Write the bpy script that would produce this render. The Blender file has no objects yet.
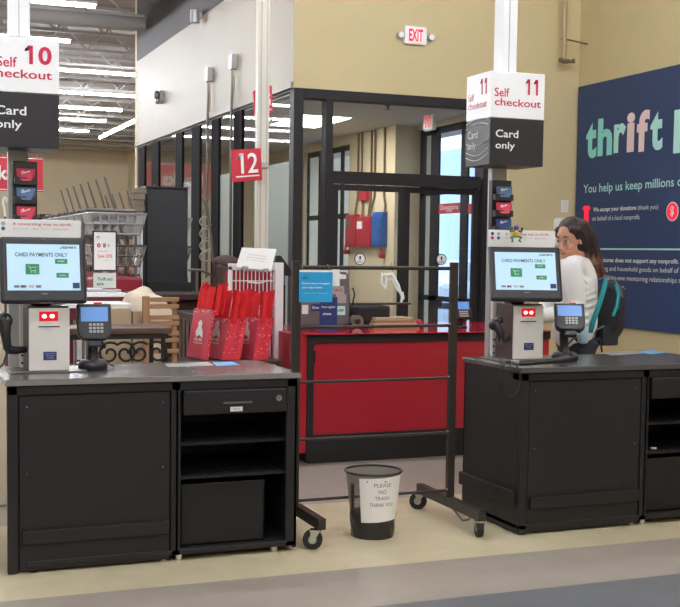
import bpy, bmesh, math, random
from mathutils import Vector, Matrix
random.seed(7)
C = bpy.context.scene.collection
# ------------------------------------------------------------------ camera
F, CX, CY = 1172., 340., 325.
YAW, ROLL = math.radians(21.62), .0134
PITCH = math.atan((325-252)/1172.)
CAM = Vector((0, 0, 1.55))
fw = Vector((math.sin(YAW)*math.cos(PITCH), math.cos(YAW)*math.cos(PITCH), -math.sin(PITCH)))
r0 = Vector((math.cos(YAW), -math.sin(YAW), 0)); u0 = r0.cross(fw)
RT = math.cos(ROLL)*r0 + math.sin(ROLL)*u0
UP = -math.sin(ROLL)*r0 + math.cos(ROLL)*u0
cam = bpy.data.cameras.new('camera'); co = bpy.data.objects.new('camera', cam); C.objects.link(co)
m = Matrix((RT, UP, -fw)).transposed().to_4x4(); m.translation = CAM; co.matrix_world = m
cam.sensor_width = 36; cam.lens = 36*F/680; cam.shift_y = (CY-303.5)/680
cam.clip_start = .05; cam.clip_end = 300
bpy.context.scene.camera = co
def _at(x, y, i, v):                      # where the sight line through a pixel meets a plane
    d = fw + RT*(x-CX)/F - UP*(y-CY)/F
    return CAM + d*((v-CAM[i])/d[i])
def PX(x, y, v): return _at(x, y, 0, v)
def PY(x, y, v): return _at(x, y, 1, v)
def PZ(x, y, v): return _at(x, y, 2, v)

# ------------------------------------------------------------------ materials
def lin(c):
    return tuple(((v/255)/12.92 if v/255 <= .04045 else ((v/255+.055)/1.055)**2.4) for v in c)
def mat(name, rgb, rough=.5, metal=0., noise=.0, scale=20, bump=0., emit=0., spec=.5, alpha=1.):
    M = bpy.data.materials.new(name); M.use_nodes = True
    nt = M.node_tree; b = nt.nodes['Principled BSDF']
    c = lin(rgb) + (1,)
    b.inputs['Base Color'].default_value = c
    b.inputs['Roughness'].default_value = rough; b.inputs['Metallic'].default_value = metal
    b.inputs['Specular IOR Level'].default_value = spec
    if alpha < 1: b.inputs['Alpha'].default_value = alpha
    if emit:
        b.inputs['Emission Color'].default_value = c; b.inputs['Emission Strength'].default_value = emit
    tc = nt.nodes.new('ShaderNodeTexCoord'); n = nt.nodes.new('ShaderNodeTexNoise')
    n.inputs['Scale'].default_value = scale; n.inputs['Detail'].default_value = 6
    nt.links.new(tc.outputs['Object'], n.inputs['Vector'])
    if noise:
        mx = nt.nodes.new('ShaderNodeMix'); mx.data_type = 'RGBA'
        mx.inputs[6].default_value = tuple(v*(1-noise) for v in c[:3]) + (1,)
        mx.inputs[7].default_value = tuple(min(1, v*(1+noise)) for v in c[:3]) + (1,)
        nt.links.new(n.outputs['Fac'], mx.inputs[0]); nt.links.new(mx.outputs[2], b.inputs['Base Color'])
    if bump:
        bp = nt.nodes.new('ShaderNodeBump'); bp.inputs['Strength'].default_value = bump; bp.inputs['Distance'].default_value = .01
        nt.links.new(n.outputs['Fac'], bp.inputs['Height']); nt.links.new(bp.outputs['Normal'], b.inputs['Normal'])
    return M
def emis(name, rgb, s):
    M = bpy.data.materials.new(name); M.use_nodes = True; nt = M.node_tree
    nt.nodes.remove(nt.nodes['Principled BSDF']); e = nt.nodes.new('ShaderNodeEmission')
    e.inputs[0].default_value = lin(rgb)+(1,); e.inputs[1].default_value = s
    nt.links.new(e.outputs[0], nt.nodes['Material Output'].inputs[0]); return M
def glass(name, tint=(235, 240, 240), ior=1.5, rough=0.):
    M = bpy.data.materials.new(name); M.use_nodes = True; nt = M.node_tree
    nt.nodes.remove(nt.nodes['Principled BSDF'])
    t = nt.nodes.new('ShaderNodeBsdfTransparent'); t.inputs[0].default_value = lin(tint)+(1,)
    g = nt.nodes.new('ShaderNodeBsdfGlossy'); g.inputs['Roughness'].default_value = rough
    f = nt.nodes.new('ShaderNodeFresnel'); f.inputs[0].default_value = ior
    mx = nt.nodes.new('ShaderNodeMixShader'); geo = nt.nodes.new('ShaderNodeNewGeometry'); k_ = nt.nodes.new('ShaderNodeMath'); k_.operation = 'SUBTRACT'; k_.inputs[0].default_value = 1
    nt.links.new(geo.outputs['Backfacing'], k_.inputs[1]); k2 = nt.nodes.new('ShaderNodeMath'); k2.operation = 'MULTIPLY'
    nt.links.new(f.outputs[0], k2.inputs[0]); nt.links.new(k_.outputs[0], k2.inputs[1]); nt.links.new(k2.outputs[0], mx.inputs[0])
    nt.links.new(t.outputs[0], mx.inputs[1]); nt.links.new(g.outputs[0], mx.inputs[2])
    nt.links.new(mx.outputs[0], nt.nodes['Material Output'].inputs[0]); return M
M = {}
M['yellow'] = mat('yellow_paint', (207, 190, 147), .6, noise=.05, scale=3, bump=.05)
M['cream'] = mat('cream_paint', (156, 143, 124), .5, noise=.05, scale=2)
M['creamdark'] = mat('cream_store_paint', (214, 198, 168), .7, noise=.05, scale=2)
M['greypaint'] = mat('grey_paint', (72, 67, 68), .7, noise=.05, scale=2)
M['frame'] = mat('dark_bronze_frame', (42, 38, 41), .55, 0, spec=.3)
M['black'] = mat('black_powder_coat', (36, 34, 36), .5, noise=.12, scale=120, bump=.05, spec=.35)
M['blackin'] = mat('black_laminate', (28, 27, 29), .55, noise=.15, scale=90, spec=.35)
M['top'] = mat('dark_worktop', (84, 79, 78), .22, noise=.1, scale=60)
M['edge'] = mat('worktop_edge', (130, 124, 120), .35)
M['plastic'] = mat('black_plastic', (38, 37, 42), .35)
M['rubber'] = mat('black_rubber', (30, 29, 30), .7)
M['kiosk'] = mat('kiosk_white_metal', (226, 222, 216), .4, noise=.02)
M['kioskside'] = mat('kiosk_side_metal', (92, 84, 84), .35, .5)
M['white'] = mat('white_paint', (236, 236, 238), .45)
M['signwhite'] = mat('sign_white', (246, 246, 248), .3)
M['signdark'] = mat('sign_charcoal', (50, 48, 52), .35, spec=.3)
M['paper'] = mat('paper', (236, 234, 232), .8)
M['magenta'] = mat('magenta_ink', (206, 30, 78), .5)
M['inkred'] = mat('ink_red', (196, 38, 60), .5)
M['inkblack'] = mat('ink_black', (40, 38, 42), .6)
M['inkgrey'] = mat('ink_grey', (120, 115, 118), .6)
M['inkwhite'] = mat('ink_white', (240, 240, 240), .6)
M['lobby'] = mat('lobby_paint', (216, 200, 168), .6, noise=.04, scale=3)
M['polecream'] = mat('pole_paint', (214, 208, 194), .45)
M['mullion'] = mat('dark_mullion', (26, 23, 26), .8, spec=.1)
M['palemint'] = mat('pale_green_paper', (206, 214, 204), .7)
M['trouser'] = mat('dark_trouser', (40, 42, 54), .8)
M['red'] = mat('red_laminate', (176, 34, 50), .35, noise=.05, scale=80)
M['redtop'] = mat('red_laminate_top', (190, 36, 56), .08, noise=.03)
M['signred'] = mat('sign_red', (206, 40, 64), .4)
M['chrome'] = mat('chrome', (200, 198, 196), .18, 1.)
M['steel'] = mat('grey_steel', (128, 122, 120), .35, .8)
M['greymetal'] = mat('grey_painted_metal', (176, 176, 176), .4, .3)
M['rackblack'] = mat('rack_black_steel', (58, 51, 49), .35, .4)
M['navy'] = mat('mural_navy', (38, 62, 106), .45, noise=.06, scale=4)
M['teal'] = mat('mural_teal', (146, 226, 216), .5)
M['mint'] = mat('mural_mint', (186, 238, 230), .5)
M['pink'] = mat('mural_pink', (242, 216, 214), .5)
M['blueprint'] = mat('mural_blue', (40, 150, 220), .5)
M['bluesign'] = mat('cyan_sign', (30, 158, 214), .5)
M['bluestick'] = mat('light_blue_sticker', (110, 180, 226), .4)
M['darkblue'] = mat('navy_sign', (38, 56, 118), .5)
M['mesh'] = mat('smoky_can', (112, 103, 95), .35, alpha=.5)
M['canblack'] = mat('can_black', (36, 34, 34), .35, bump=.6, scale=40)
M['screen'] = mat('screen_blue', (176, 208, 232), .25, emit=.1)
M['screendim'] = mat('terminal_screen', (96, 140, 205), .2, emit=.12)
M['green'] = mat('button_green', (16, 136, 84), .3, emit=.04)
M['navylogo'] = mat('screen_navy', (28, 52, 100), .4)
M['scanred'] = mat('scanner_window', (196, 10, 34), .15, emit=.2)
M['scanhot'] = emis('scanner_lamp', (255, 205, 205), 3)
M['tube'] = emis('tube_light', (246, 250, 255), 20)
M['panel_light'] = emis('ceiling_panel_light', (255, 252, 246), 6.5)
M['bagred'] = mat('tote_red', (226, 52, 70), .6, bump=.2, scale=30)
M['bagfront'] = mat('tote_front', (214, 78, 96), .5, noise=.05, scale=10)
M['baghandle'] = mat('tote_handle_red', (224, 28, 38), .7, bump=.8, scale=40)
M['wood'] = mat('brown_wood', (92, 66, 54), .5, noise=.3, scale=14)
M['tanwood'] = mat('tan_wood', (168, 128, 92), .5, noise=.2, scale=14)
M['darkwood'] = mat('dark_wood', (58, 40, 36), .45, noise=.3, scale=14)
M['sack'] = mat('cream_cloth', (222, 208, 184), .9, noise=.06, scale=12, bump=.7)
M['box'] = mat('cardboard', (190, 168, 142), .8, noise=.08, scale=8)
M['maroon'] = mat('maroon_metal', (104, 26, 42), .4)
M['cartred'] = mat('cart_red_plastic', (150, 22, 50), .4)
M['stone'] = mat('stone_capital', (128, 114, 102), .7, noise=.15)
M['blueslab'] = mat('black_panel', (36, 38, 44), .45)
M['boxblue'] = mat('blue_enamel', (30, 84, 160), .35)
M['boxred'] = mat('red_enamel', (178, 36, 56), .35)
M['beigepipe'] = mat('painted_pipe', (176, 158, 122), .5)
M['brownpipe'] = mat('brown_pipe', (112, 96, 74), .5)
M['dirtyglass'] = glass('window_glass', (248, 249, 249), 1.5)
M['film'] = mat('frosted_film', (214, 226, 224), .5, alpha=.8)
M['asphalt'] = mat('asphalt', (150, 156, 166), .8, noise=.1)
M['extwall'] = mat('outside_wall', (190, 204, 226), .8, noise=.05)
M['carblue'] = mat('car_blue_paint', (110, 130, 165), .2, .3)
M['carwhite'] = mat('car_white_paint', (225, 228, 232), .2)
M['cardark'] = mat('car_dark_paint', (60, 64, 72), .2)
M['carglass'] = mat('car_glass', (40, 50, 62), .05)
M['skin'] = mat('skin', (206, 150, 128), .5, noise=.05)
M['lip'] = mat('lip', (170, 90, 86), .5)
M['hair'] = mat('dark_brown_hair', (44, 30, 28), .38, noise=.4, scale=40, bump=.4)
M['hairtip'] = mat('brown_hair_ends', (104, 66, 56), .5, noise=.3, scale=40, bump=.4)
M['shirt'] = mat('white_shirt', (236, 232, 230), .85, bump=.5, scale=9)
M['denim'] = mat('light_denim', (164, 196, 214), .85, noise=.1, scale=30)
M['pack'] = mat('backpack_black', (34, 34, 40), .75, bump=.3, scale=60)
M['tealweb'] = mat('backpack_teal', (30, 146, 152), .7)
M['packgrey'] = mat('backpack_grey', (120, 124, 136), .7)
M['eye'] = mat('eye_white', (225, 220, 215), .3)
M['iris'] = mat('iris', (50, 34, 28), .3)
M['leather'] = mat('brown_leather', (78, 60, 50), .5)
M['frogg'] = mat('toy_green', (70, 140, 60), .5)
M['frogy'] = mat('toy_yellow', (222, 170, 60), .5)
M['frogb'] = mat('toy_blue', (50, 70, 150), .5)
M['amber'] = mat('toy_black', (40, 36, 34), .5)
M['greenboard'] = mat('green_board', (86, 126, 66), .6)
M['deck'] = mat('ceiling_deck', (156, 151, 148), .8, noise=.08)
M['joist'] = mat('white_joist', (170, 166, 163), .6)
M['cardred'] = mat('gift_card_red', (200, 40, 74), .4)
M['cardblue'] = mat('gift_card_blue', (70, 100, 140), .4)
M['cable'] = mat('cable_black', (34, 32, 34), .5)
M['clear'] = mat('clear_sticker', (170, 168, 166), .3)
M['grey'] = mat('grey_board', (112, 106, 108), .7)
M['exitred'] = mat('exit_red', (224, 24, 54), .4, emit=.25)
M['reflectdoor'] = mat('ceiling_white', (196, 190, 180), .8)
M['shoe'] = mat('grey_shoe', (90, 90, 95), .7)

# floor: bands of tile in yellow and taupe, then the dark aisle
fm = bpy.data.materials.new('floor_tile'); fm.use_nodes = True; nt = fm.node_tree; pb = nt.nodes['Principled BSDF']
tc = nt.nodes.new('ShaderNodeTexCoord'); sp = nt.nodes.new('ShaderNodeSeparateXYZ'); nt.links.new(tc.outputs['Object'], sp.inputs[0])
def mth(op, a, b):
    n = nt.nodes.new('ShaderNodeMath'); n.operation = op
    for i, v in enumerate((a, b)):
        if isinstance(v, (int, float)): n.inputs[i].default_value = v
        else: nt.links.new(v, n.inputs[i])
    return n.outputs[0]
Yc = sp.outputs['Y']
fy = mth('MULTIPLY', mth('GREATER_THAN', Yc, 5.24), mth('LESS_THAN', Yc, 6.68))
fd = mth('LESS_THAN', Yc, 4.64)
def mixc(f, a, b):
    n = nt.nodes.new('ShaderNodeMix'); n.data_type = 'RGBA'; nt.links.new(f, n.inputs[0])
    for i, v in ((6, a), (7, b)):
        if isinstance(v, tuple): n.inputs[i].default_value = v
        else: nt.links.new(v, n.inputs[i])
    return n.outputs[2]
c1 = mixc(fy, lin((168, 157, 146))+(1,), lin((210, 197, 164))+(1,))
c2 = mixc(fd, c1, lin((116, 117, 120))+(1,))
nz = nt.nodes.new('ShaderNodeTexNoise'); nz.inputs['Scale'].default_value = 5; nz.inputs['Detail'].default_value = 10; nz.inputs['Roughness'].default_value = .7
nt.links.new(tc.outputs['Object'], nz.inputs['Vector'])
bk = nt.nodes.new('ShaderNodeTexBrick'); bk.offset = 0; bk.inputs['Color1'].default_value = (1, 1, 1, 1); bk.inputs['Color2'].default_value = (.97, .97, .97, 1)
bk.inputs['Mortar'].default_value = (.9, .9, .9, 1); bk.inputs['Scale'].default_value = 1; bk.inputs['Mortar Size'].default_value = .0015
bk.inputs['Brick Width'].default_value = .305; bk.inputs['Row Height'].default_value = .305
nt.links.new(tc.outputs['Object'], bk.inputs['Vector'])
rp = nt.nodes.new('ShaderNodeMapRange'); rp.inputs[3].default_value = .8; rp.inputs[4].default_value = 1.18; nt.links.new(nz.outputs['Fac'], rp.inputs[0])
hs = nt.nodes.new('ShaderNodeMix'); hs.data_type = 'RGBA'; hs.blend_type = 'MULTIPLY'; hs.inputs[0].default_value = 1
nt.links.new(c2, hs.inputs[6]); nt.links.new(rp.outputs[0], hs.inputs[7])
h2 = nt.nodes.new('ShaderNodeMix'); h2.data_type = 'RGBA'; h2.blend_type = 'MULTIPLY'; h2.inputs[0].default_value = 1
nt.links.new(hs.outputs[2], h2.inputs[6]); nt.links.new(bk.outputs[0], h2.inputs[7])
nt.links.new(h2.outputs[2], pb.inputs['Base Color']); pb.inputs['Roughness'].default_value = .34; pb.inputs['Specular IOR Level'].default_value = .35
M['floor'] = fm

# ------------------------------------------------------------------ mesh builder
ORG = {}
class MB:
    def __init__(s, T=None): s.v = []; s.f = []; s.m = []; s.s = []; s.T = T
    def _add(s, vs, fs, m=0, smooth=False):
        k = len(s.v)
        for v in vs:
            v = Vector(v); s.v.append(s.T @ v if s.T else v)
        for f in fs: s.f.append([k+i for i in f]); s.m.append(m); s.s.append(smooth)
    def box(s, x0, x1, y0, y1, z0, z1, m=0):
        vs = [(x, y, z) for z in (z0, z1) for y in (y0, y1) for x in (x0, x1)]
        s._add(vs, [(0, 2, 3, 1), (4, 5, 7, 6), (0, 1, 5, 4), (2, 6, 7, 3), (0, 4, 6, 2), (1, 3, 7, 5)], m); return s
    def bar(s, p0, p1, w, h, m=0, up=(0, 0, 1)):           # rectangular bar between two points
        p0, p1 = Vector(p0), Vector(p1); d = (p1-p0).normalized(); u = Vector(up)
        if abs(d.dot(u)) > .99: u = Vector((0, 1, 0))
        r = d.cross(u).normalized(); u = r.cross(d)
        vs = [p+r*(a*w/2)+u*(b*h/2) for p in (p0, p1) for a, b in ((-1, -1), (1, -1), (1, 1), (-1, 1))]
        s._add(vs, [(0, 3, 2, 1), (4, 5, 6, 7), (0, 1, 5, 4), (1, 2, 6, 5), (2, 3, 7, 6), (3, 0, 4, 7)], m); return s
    def tube(s, pts, r, n=8, m=0, caps=True):
        pts = [Vector(p) for p in pts]; rr = r if isinstance(r, (list, tuple)) else [r]*len(pts)
        vs = []; prev = None
        for i, p in enumerate(pts):
            d = (pts[min(i+1, len(pts)-1)]-pts[max(i-1, 0)])
            d = d.normalized() if d.length > 1e-9 else Vector((0, 0, 1))
            a = prev if prev is not None else (Vector((0, 0, 1)) if abs(d.z) < .9 else Vector((1, 0, 0)))
            u = (a-d*a.dot(d)).normalized(); w = d.cross(u); prev = u
            for k in range(n):
                t = 2*math.pi*k/n; vs.append(p+(u*math.cos(t)+w*math.sin(t))*rr[i])
        fs = [(i*n+k, i*n+(k+1) % n, (i+1)*n+(k+1) % n, (i+1)*n+k) for i in range(len(pts)-1) for k in range(n)]
        s._add(vs, fs, m, True)
        if caps:
            s._add(vs[:n], [tuple(range(n))[::-1]], m); s._add(vs[-n:], [tuple(range(n))], m)
        return s
    def cyl(s, p0, p1, r, n=20, m=0, r1=None): return s.tube([p0, p1], [r, r if r1 is None else r1], n, m)
    def ell(s, c, r, n=16, k=10, m=0, R=None):
        c = Vector(c); r = r if isinstance(r, (tuple, list)) else (r, r, r); vs = []
        for i in range(k+1):
            ph = math.pi*i/k
            for j in range(n):
                t = 2*math.pi*j/n
                v = Vector((r[0]*math.sin(ph)*math.cos(t), r[1]*math.sin(ph)*math.sin(t), r[2]*math.cos(ph)))
                vs.append(c+(R @ v if R else v))
        s._add(vs, [(i*n+j, (i+1)*n+j, (i+1)*n+(j+1) % n, i*n+(j+1) % n) for i in range(k) for j in range(n)], m, True); return s
    def prism(s, pts, vec, m=0):
        pts = [Vector(p) for p in pts]; vec = Vector(vec); n = len(pts)
        s._add(pts+[p+vec for p in pts], [tuple(range(n))[::-1], tuple(range(n, 2*n))]+[(i, (i+1) % n, n+(i+1) % n, n+i) for i in range(n)], m); return s
    def lathe(s, c, prof, n=32, m=0, smooth=True):
        vs = [(c[0]+r*math.cos(2*math.pi*k/n), c[1]+r*math.sin(2*math.pi*k/n), c[2]+z) for r, z in prof for k in range(n)]
        s._add(vs, [(i*n+k, i*n+(k+1) % n, (i+1)*n+(k+1) % n, (i+1)*n+k) for i in range(len(prof)-1) for k in range(n)], m, smooth); return s
    def grid(s, fn, nu, nv, m=0, smooth=True):
        vs = [fn(i/nu, j/nv) for i in range(nu+1) for j in range(nv+1)]
        s._add(vs, [(i*(nv+1)+j, (i+1)*(nv+1)+j, (i+1)*(nv+1)+j+1, i*(nv+1)+j+1) for i in range(nu) for j in range(nv)], m, smooth); return s
    def build(s, name, mats, parent=None, bevel=0, keep=None):
        if not isinstance(mats, (list, tuple)): mats = [mats]
        lo = Vector([min(v[i] for v in s.v) for i in range(3)]); hi = Vector([max(v[i] for v in s.v) for i in range(3)])
        o_ = (lo+hi)/2
        if parent is None: o_.z = lo.z
        if keep is not None: o_ = Vector(keep)
        me = bpy.data.meshes.new(name); me.from_pydata([v-o_ for v in s.v], [], s.f)
        for mm in mats: me.materials.append(M[mm] if isinstance(mm, str) else mm)
        me.polygons.foreach_set('material_index', s.m); me.polygons.foreach_set('use_smooth', s.s); me.update()
        bm = bmesh.new(); bm.from_mesh(me); bmesh.ops.recalc_face_normals(bm, faces=bm.faces); bm.to_mesh(me); bm.free()
        ob = bpy.data.objects.new(name, me); C.objects.link(ob)
        if parent is not None:
            ob.parent = parent; ob.location = o_-ORG[parent.name]
        else: ob.location = o_
        ORG[ob.name] = o_
        if bevel:
            b = ob.modifiers.new('bevel', 'BEVEL'); b.width = bevel; b.segments = 2; b.limit_method = 'ANGLE'; b.angle_limit = .8
        return ob
def thing(name, label, cat, loc, group=None):
    o = bpy.data.objects.new(name, None); C.objects.link(o); o.location = loc; o.empty_display_size = .05
    ORG[o.name] = Vector(loc); o['label'] = label; o['category'] = cat
    if group: o['group'] = group
    return o
def tag(o, label, cat, group=None, kind=None):
    o['label'] = label; o['category'] = cat
    if group: o['group'] = group
    if kind: o['kind'] = kind
    return o
def struct(o): o['kind'] = 'structure'; return o
def copy_tree(o, parent=None):
    c = o.copy(); C.objects.link(c); c.parent = parent
    ORG[c.name] = ORG[o.name]
    for ch in list(o.children): copy_tree(ch, c)
    return c
def lettering(txt, center, w, h, right, up, m, parent, bold=0., name='lettering', depth=.0006, skew=0.):
    cu = bpy.data.curves.new('t', 'FONT'); cu.body = txt; cu.align_x = 'CENTER'; cu.offset = bold; cu.resolution_u = 3
    to = bpy.data.objects.new('t', cu); C.objects.link(to)
    dg = bpy.context.evaluated_depsgraph_get(); me = bpy.data.meshes.new_from_object(to.evaluated_get(dg))
    bpy.data.objects.remove(to); bpy.data.curves.remove(cu)
    vs = [v.co for v in me.vertices]
    x0 = min(v.x for v in vs); x1 = max(v.x for v in vs); y0 = min(v.y for v in vs); y1 = max(v.y for v in vs)
    right = Vector(right).normalized(); up = Vector(up).normalized(); nrm = right.cross(up); c = Vector(center)
    sx = w/(x1-x0); sy = h/(y1-y0) if h else sx
    b = MB(); b._add([c+right*((v.x-(x0+x1)/2)*sx)+up*((v.y-(y0+y1)/2)*sy)+nrm*depth for v in vs], [tuple(p.vertices) for p in me.polygons])
    bpy.data.meshes.remove(me)
    return b.build(name, m, parent)
XR, ZU = (1, 0, 0), (0, 0, 1)
ONE = [(.30, 1), (.62, 1), (.62, 0), (.38, 0), (.38, .76), (.12, .84), (.08, .68)]
def number(txt, c, w, h, right, up, m, parent, bold=.03, depth=.0015):
    n = len(txt); c = Vector(c); right = Vector(right).normalized(); up = Vector(up).normalized(); cw = w/n; nr = right.cross(up)
    for i, ch in enumerate(txt):
        cc0 = c+right*((i-(n-1)/2)*cw)
        if ch == '1':
            pts = [cc0+right*((u-.4)*cw)+up*((v-.5)*h)+nr*depth for u, v in ONE]
            MB().prism(pts, -nr*.0008).build('numeral', m, parent)
        else: lettering(ch, cc0, cw*.88, h, right, up, m, parent, bold, 'numeral', depth)
def RZ(p, a): return Matrix.Translation(p) @ Matrix.Rotation(a, 4, 'Z')

def skin_mesh(verts, edges, radii, sub=2):
    me = bpy.data.meshes.new('sk'); me.from_pydata([Vector(v) for v in verts], edges, []); ob = bpy.data.objects.new('sk', me); C.objects.link(ob)
    md = ob.modifiers.new('s', 'SKIN'); sv = me.skin_vertices[0].data
    for i, r_ in enumerate(radii): sv[i].radius = (r_, r_) if not isinstance(r_, tuple) else r_
    sv[0].use_root = True; md.use_smooth_shade = True
    sb = ob.modifiers.new('u', 'SUBSURF'); sb.levels = sub; sb.render_levels = sub
    dg = bpy.context.evaluated_depsgraph_get(); m2 = bpy.data.meshes.new_from_object(ob.evaluated_get(dg)); bpy.data.objects.remove(ob)
    b = MB(); b._add([v.co for v in m2.vertices], [tuple(p.vertices) for p in m2.polygons], 0, True); return b
def merged(b, voxel, name, m_, parent, smooth=2, disp=None):
    o = b.build(name, m_, parent); md = o.modifiers.new('r', 'REMESH'); md.mode = 'VOXEL'; md.voxel_size = voxel; md.use_smooth_shade = True
    if smooth: sm = o.modifiers.new('sm', 'SMOOTH'); sm.iterations = smooth; sm.factor = .5
    dg = bpy.context.evaluated_depsgraph_get(); me = bpy.data.meshes.new_from_object(o.evaluated_get(dg)); o.modifiers.clear(); o.data = me
    if not me.materials: me.materials.append(M[m_])
    for p_ in me.polygons: p_.use_smooth = True
    return o
# ------------------------------------------------------------------ the setting
CEIL = 5.6
WX, WY, WF = 3.94, 11.3, 18.95         # vestibule: side wall x, front wall y, far end y
RX = 7.3
fb_ = MB().box(-12, RX+.2, -6, WF+.15, -.1, 0); fb_.box(-12, 9.2, WF+.15, 45.2, -.1, 0); struct(fb_.build('floor', 'floor', keep=(0, 0, 0)))
cb = MB().box(-12, RX+.2, -6, WF+.15, CEIL, CEIL+.1); cb.box(-12, 9.2, WF+.15, 45.2, CEIL, CEIL+.1); struct(cb.build('ceiling', 'deck'))
struct(MB().box(-12, 9.2, 45, 45.2, 0, CEIL).build('wall_back', 'creamdark'))
struct(MB().box(-12.2, -12, -6, 45, 0, CEIL).build('wall_left', 'creamdark'))
struct(MB().box(-12, 9.2, -6.2, -6, 0, CEIL).build('wall_behind_camera', 'creamdark'))
struct(MB().box(RX, RX+.2, -6, WY+.15, 0, CEIL).build('wall_right', 'yellow'))
struct(MB().box(9, 9.2, WF, 45, 0, CEIL).build('wall_far_right', 'creamdark'))
zt = 3.2
fxr = PY(488, 200, WY).x               # right end of the glazed front
w = MB().box(WX+.002, RX, WY, WY+.15, zt, CEIL); w.box(fxr, RX, WY, WY+.15, 0, zt)
struct(w.build('wall_front', 'yellow'))
# side wall above the long window: cream paint below, grey paint above
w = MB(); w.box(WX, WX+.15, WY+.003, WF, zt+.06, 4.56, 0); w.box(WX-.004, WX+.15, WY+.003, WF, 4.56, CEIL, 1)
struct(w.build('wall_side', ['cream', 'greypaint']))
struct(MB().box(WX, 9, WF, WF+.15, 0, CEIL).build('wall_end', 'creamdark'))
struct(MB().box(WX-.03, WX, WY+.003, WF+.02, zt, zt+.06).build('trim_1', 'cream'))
# long window of the side wall
win = thing('window_1', '', '', (WX, (WY+WF)/2, 0)); del win['label']; del win['category']; win['kind'] = 'structure'
fb = MB(); fb.box(WX, WX+.04, WY+.12, WF, 0, .15); fb.box(WX, WX+.04, WY+.12, WF, zt-.03, zt)
fb.build('window_frame', 'frame', win)
for a, b_ in ((139, 145), (152, 159), (176, 182.5), (192, 200), (212, 219), (234, 242), (258, 262)):
    ya = PX(a, 200, WX).y; yb = PX(b_, 200, WX).y
    MB().box(WX-.012, WX+.022, yb, ya, .15, zt-.03).build('mullion', 'mullion', win)
MB().box(WX+.006, WX+.012, WY+.12, WF, .15, zt-.03).build('pane', 'dirtyglass', win)
fz = PX(226, 175, WX+.06).z
fl = MB()
for a, b_ in ((219, 234), (262, 289), (182.5, 192)):
    ya = PX(a, 200, WX).y; yb = PX(b_, 200, WX).y; fl.box(WX+.013, WX+.015, yb, ya, .15, fz)
fl.build('frosted_film', 'film', win)
# glazed front with sliding doors
win2 = bpy.data.objects.new('window_2', None); C.objects.link(win2); win2.location = (5, WY, 0); ORG[win2.name] = Vector((5, WY, 0)); win2['kind'] = 'structure'
x = lambda p: PY(p, 200, WY).x
zz0, zz1 = PY(360, 184, WY).z, PY(360, 172, WY).z
f2 = MB(); f2.box(WX, x(302), WY-.02, WY+.12, 0, zt); f2.box(x(302), fxr, WY-.02, WY+.12, zt-.1, zt)
f2.box(x(324.5), x(331.5), WY-.02, WY+.12, 0, zt-.1); f2.box(x(482), fxr, WY-.02, WY+.12, 0, zt-.1)
f2.box(x(331.5), x(479), WY-.02, WY+.12, zz0, zz1); f2.box(x(302), x(324.5), WY-.02, WY+.1, 0, .15)
f2.build('window_frame', 'frame', win2, .004)
MB().box(x(302), x(324.5), WY+.045, WY+.055, .15, zt-.1).build('pane', 'dirtyglass', win2)
MB().box(x(331.5), x(479), WY+.045, WY+.055, zz1, zt-.1).build('pane', 'dirtyglass', win2)
def door_leaf(n, xa, xb, y0, z1, stile=.07, knob=True):
    d = bpy.data.objects.new('door_%d' % n, None); C.objects.link(d); d.location = (xa, y0, 0); ORG[d.name] = Vector((xa, y0, 0)); d['kind'] = 'structure'
    b = MB(); b.box(xa, xa+stile, y0, y0+.05, .01, z1); b.box(xb-stile, xb, y0, y0+.05, .01, z1)
    b.box(xa+stile, xb-stile, y0, y0+.05, z1-.06, z1); b.box(xa+stile, xb-stile, y0, y0+.05, .01, .26)
    b.build('door_frame', 'frame', d, .003)
    MB().box(xa+stile, xb-stile, y0+.02, y0+.03, .26, z1-.06).build('pane', 'dirtyglass', d)
    if knob: MB().cyl((xb-stile/2, y0, 1.02), (xb-stile/2, y0-.02, 1.02), .018).build('door_lock', 'chrome', d)
    return d
d1 = door_leaf(1, x(332), x(406), WY+.0, zz0-.01)
d2 = door_leaf(2, x(406.5), x(482), WY+.06, zz0-.01, knob=False)
def round_sign(px, py, y, par):
    c = PY(px, py, y-.012); r = .062
    b = MB(); b.cyl(c, c+Vector((0, .006, 0)), r, 32, 1); b.cyl(c-Vector((0, .001, 0)), c+Vector((0, .004, 0)), r*.86, 32, 0)
    b.prism([c+Vector(v)*.9 for v in ((-.018, -.002, .012), (0, -.002, .042), (.018, -.002, .012))], (0, -.001, 0), 1)
    b.box(c.x-.006, c.x+.006, c.y-.003, c.y, c.z-.012, c.z+.016, 1)
    o = b.build('exit_sticker', ['signwhite', 'inkblack'], par)
    lettering('EXIT', c+Vector((0, -.002, -.03)), .06, .02, XR, ZU, 'inkblack', o, .01)
    return o
round_sign(360, 259, WY-.005, d1); round_sign(441.5, 259.5, WY+.05, d2)
# outside wall of the vestibule with window, pier and exit doors
OX, OY, DX = 6.02, 13.4, 6.32
VC = 3.14
struct(MB().box(WX+.15, RX-.0, WY+.15, WF, VC, VC+.06).build('ceiling_vestibule', 'reflectdoor'))
wy = lambda p: PX(p, 200, OX).y
wt = PX(320, 150, OX).z
ow = MB(); ow.box(OX, OX+.08, OY, wy(349), 0, VC); ow.box(OX, OX+.08, wy(349), WF, wt, VC); ow.box(OX, OX+.08, wy(349), WF, 0, .3); ow.box(OX, OX+.08, wy(304), WF, .3, wt)
ow.box(OX+.08, DX+.2, OY, OY+.15, 0, VC)
dt = PX(425, 129, DX).z
ow.box(DX, DX+.2, WY+.15, OY, dt, VC)
struct(ow.build('wall_vestibule', 'lobby'))
w3 = bpy.data.objects.new('window_3', None); C.objects.link(w3); w3.location = (OX, 15, 0); ORG[w3.name] = Vector((OX, 15, 0)); w3['kind'] = 'structure'
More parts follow.
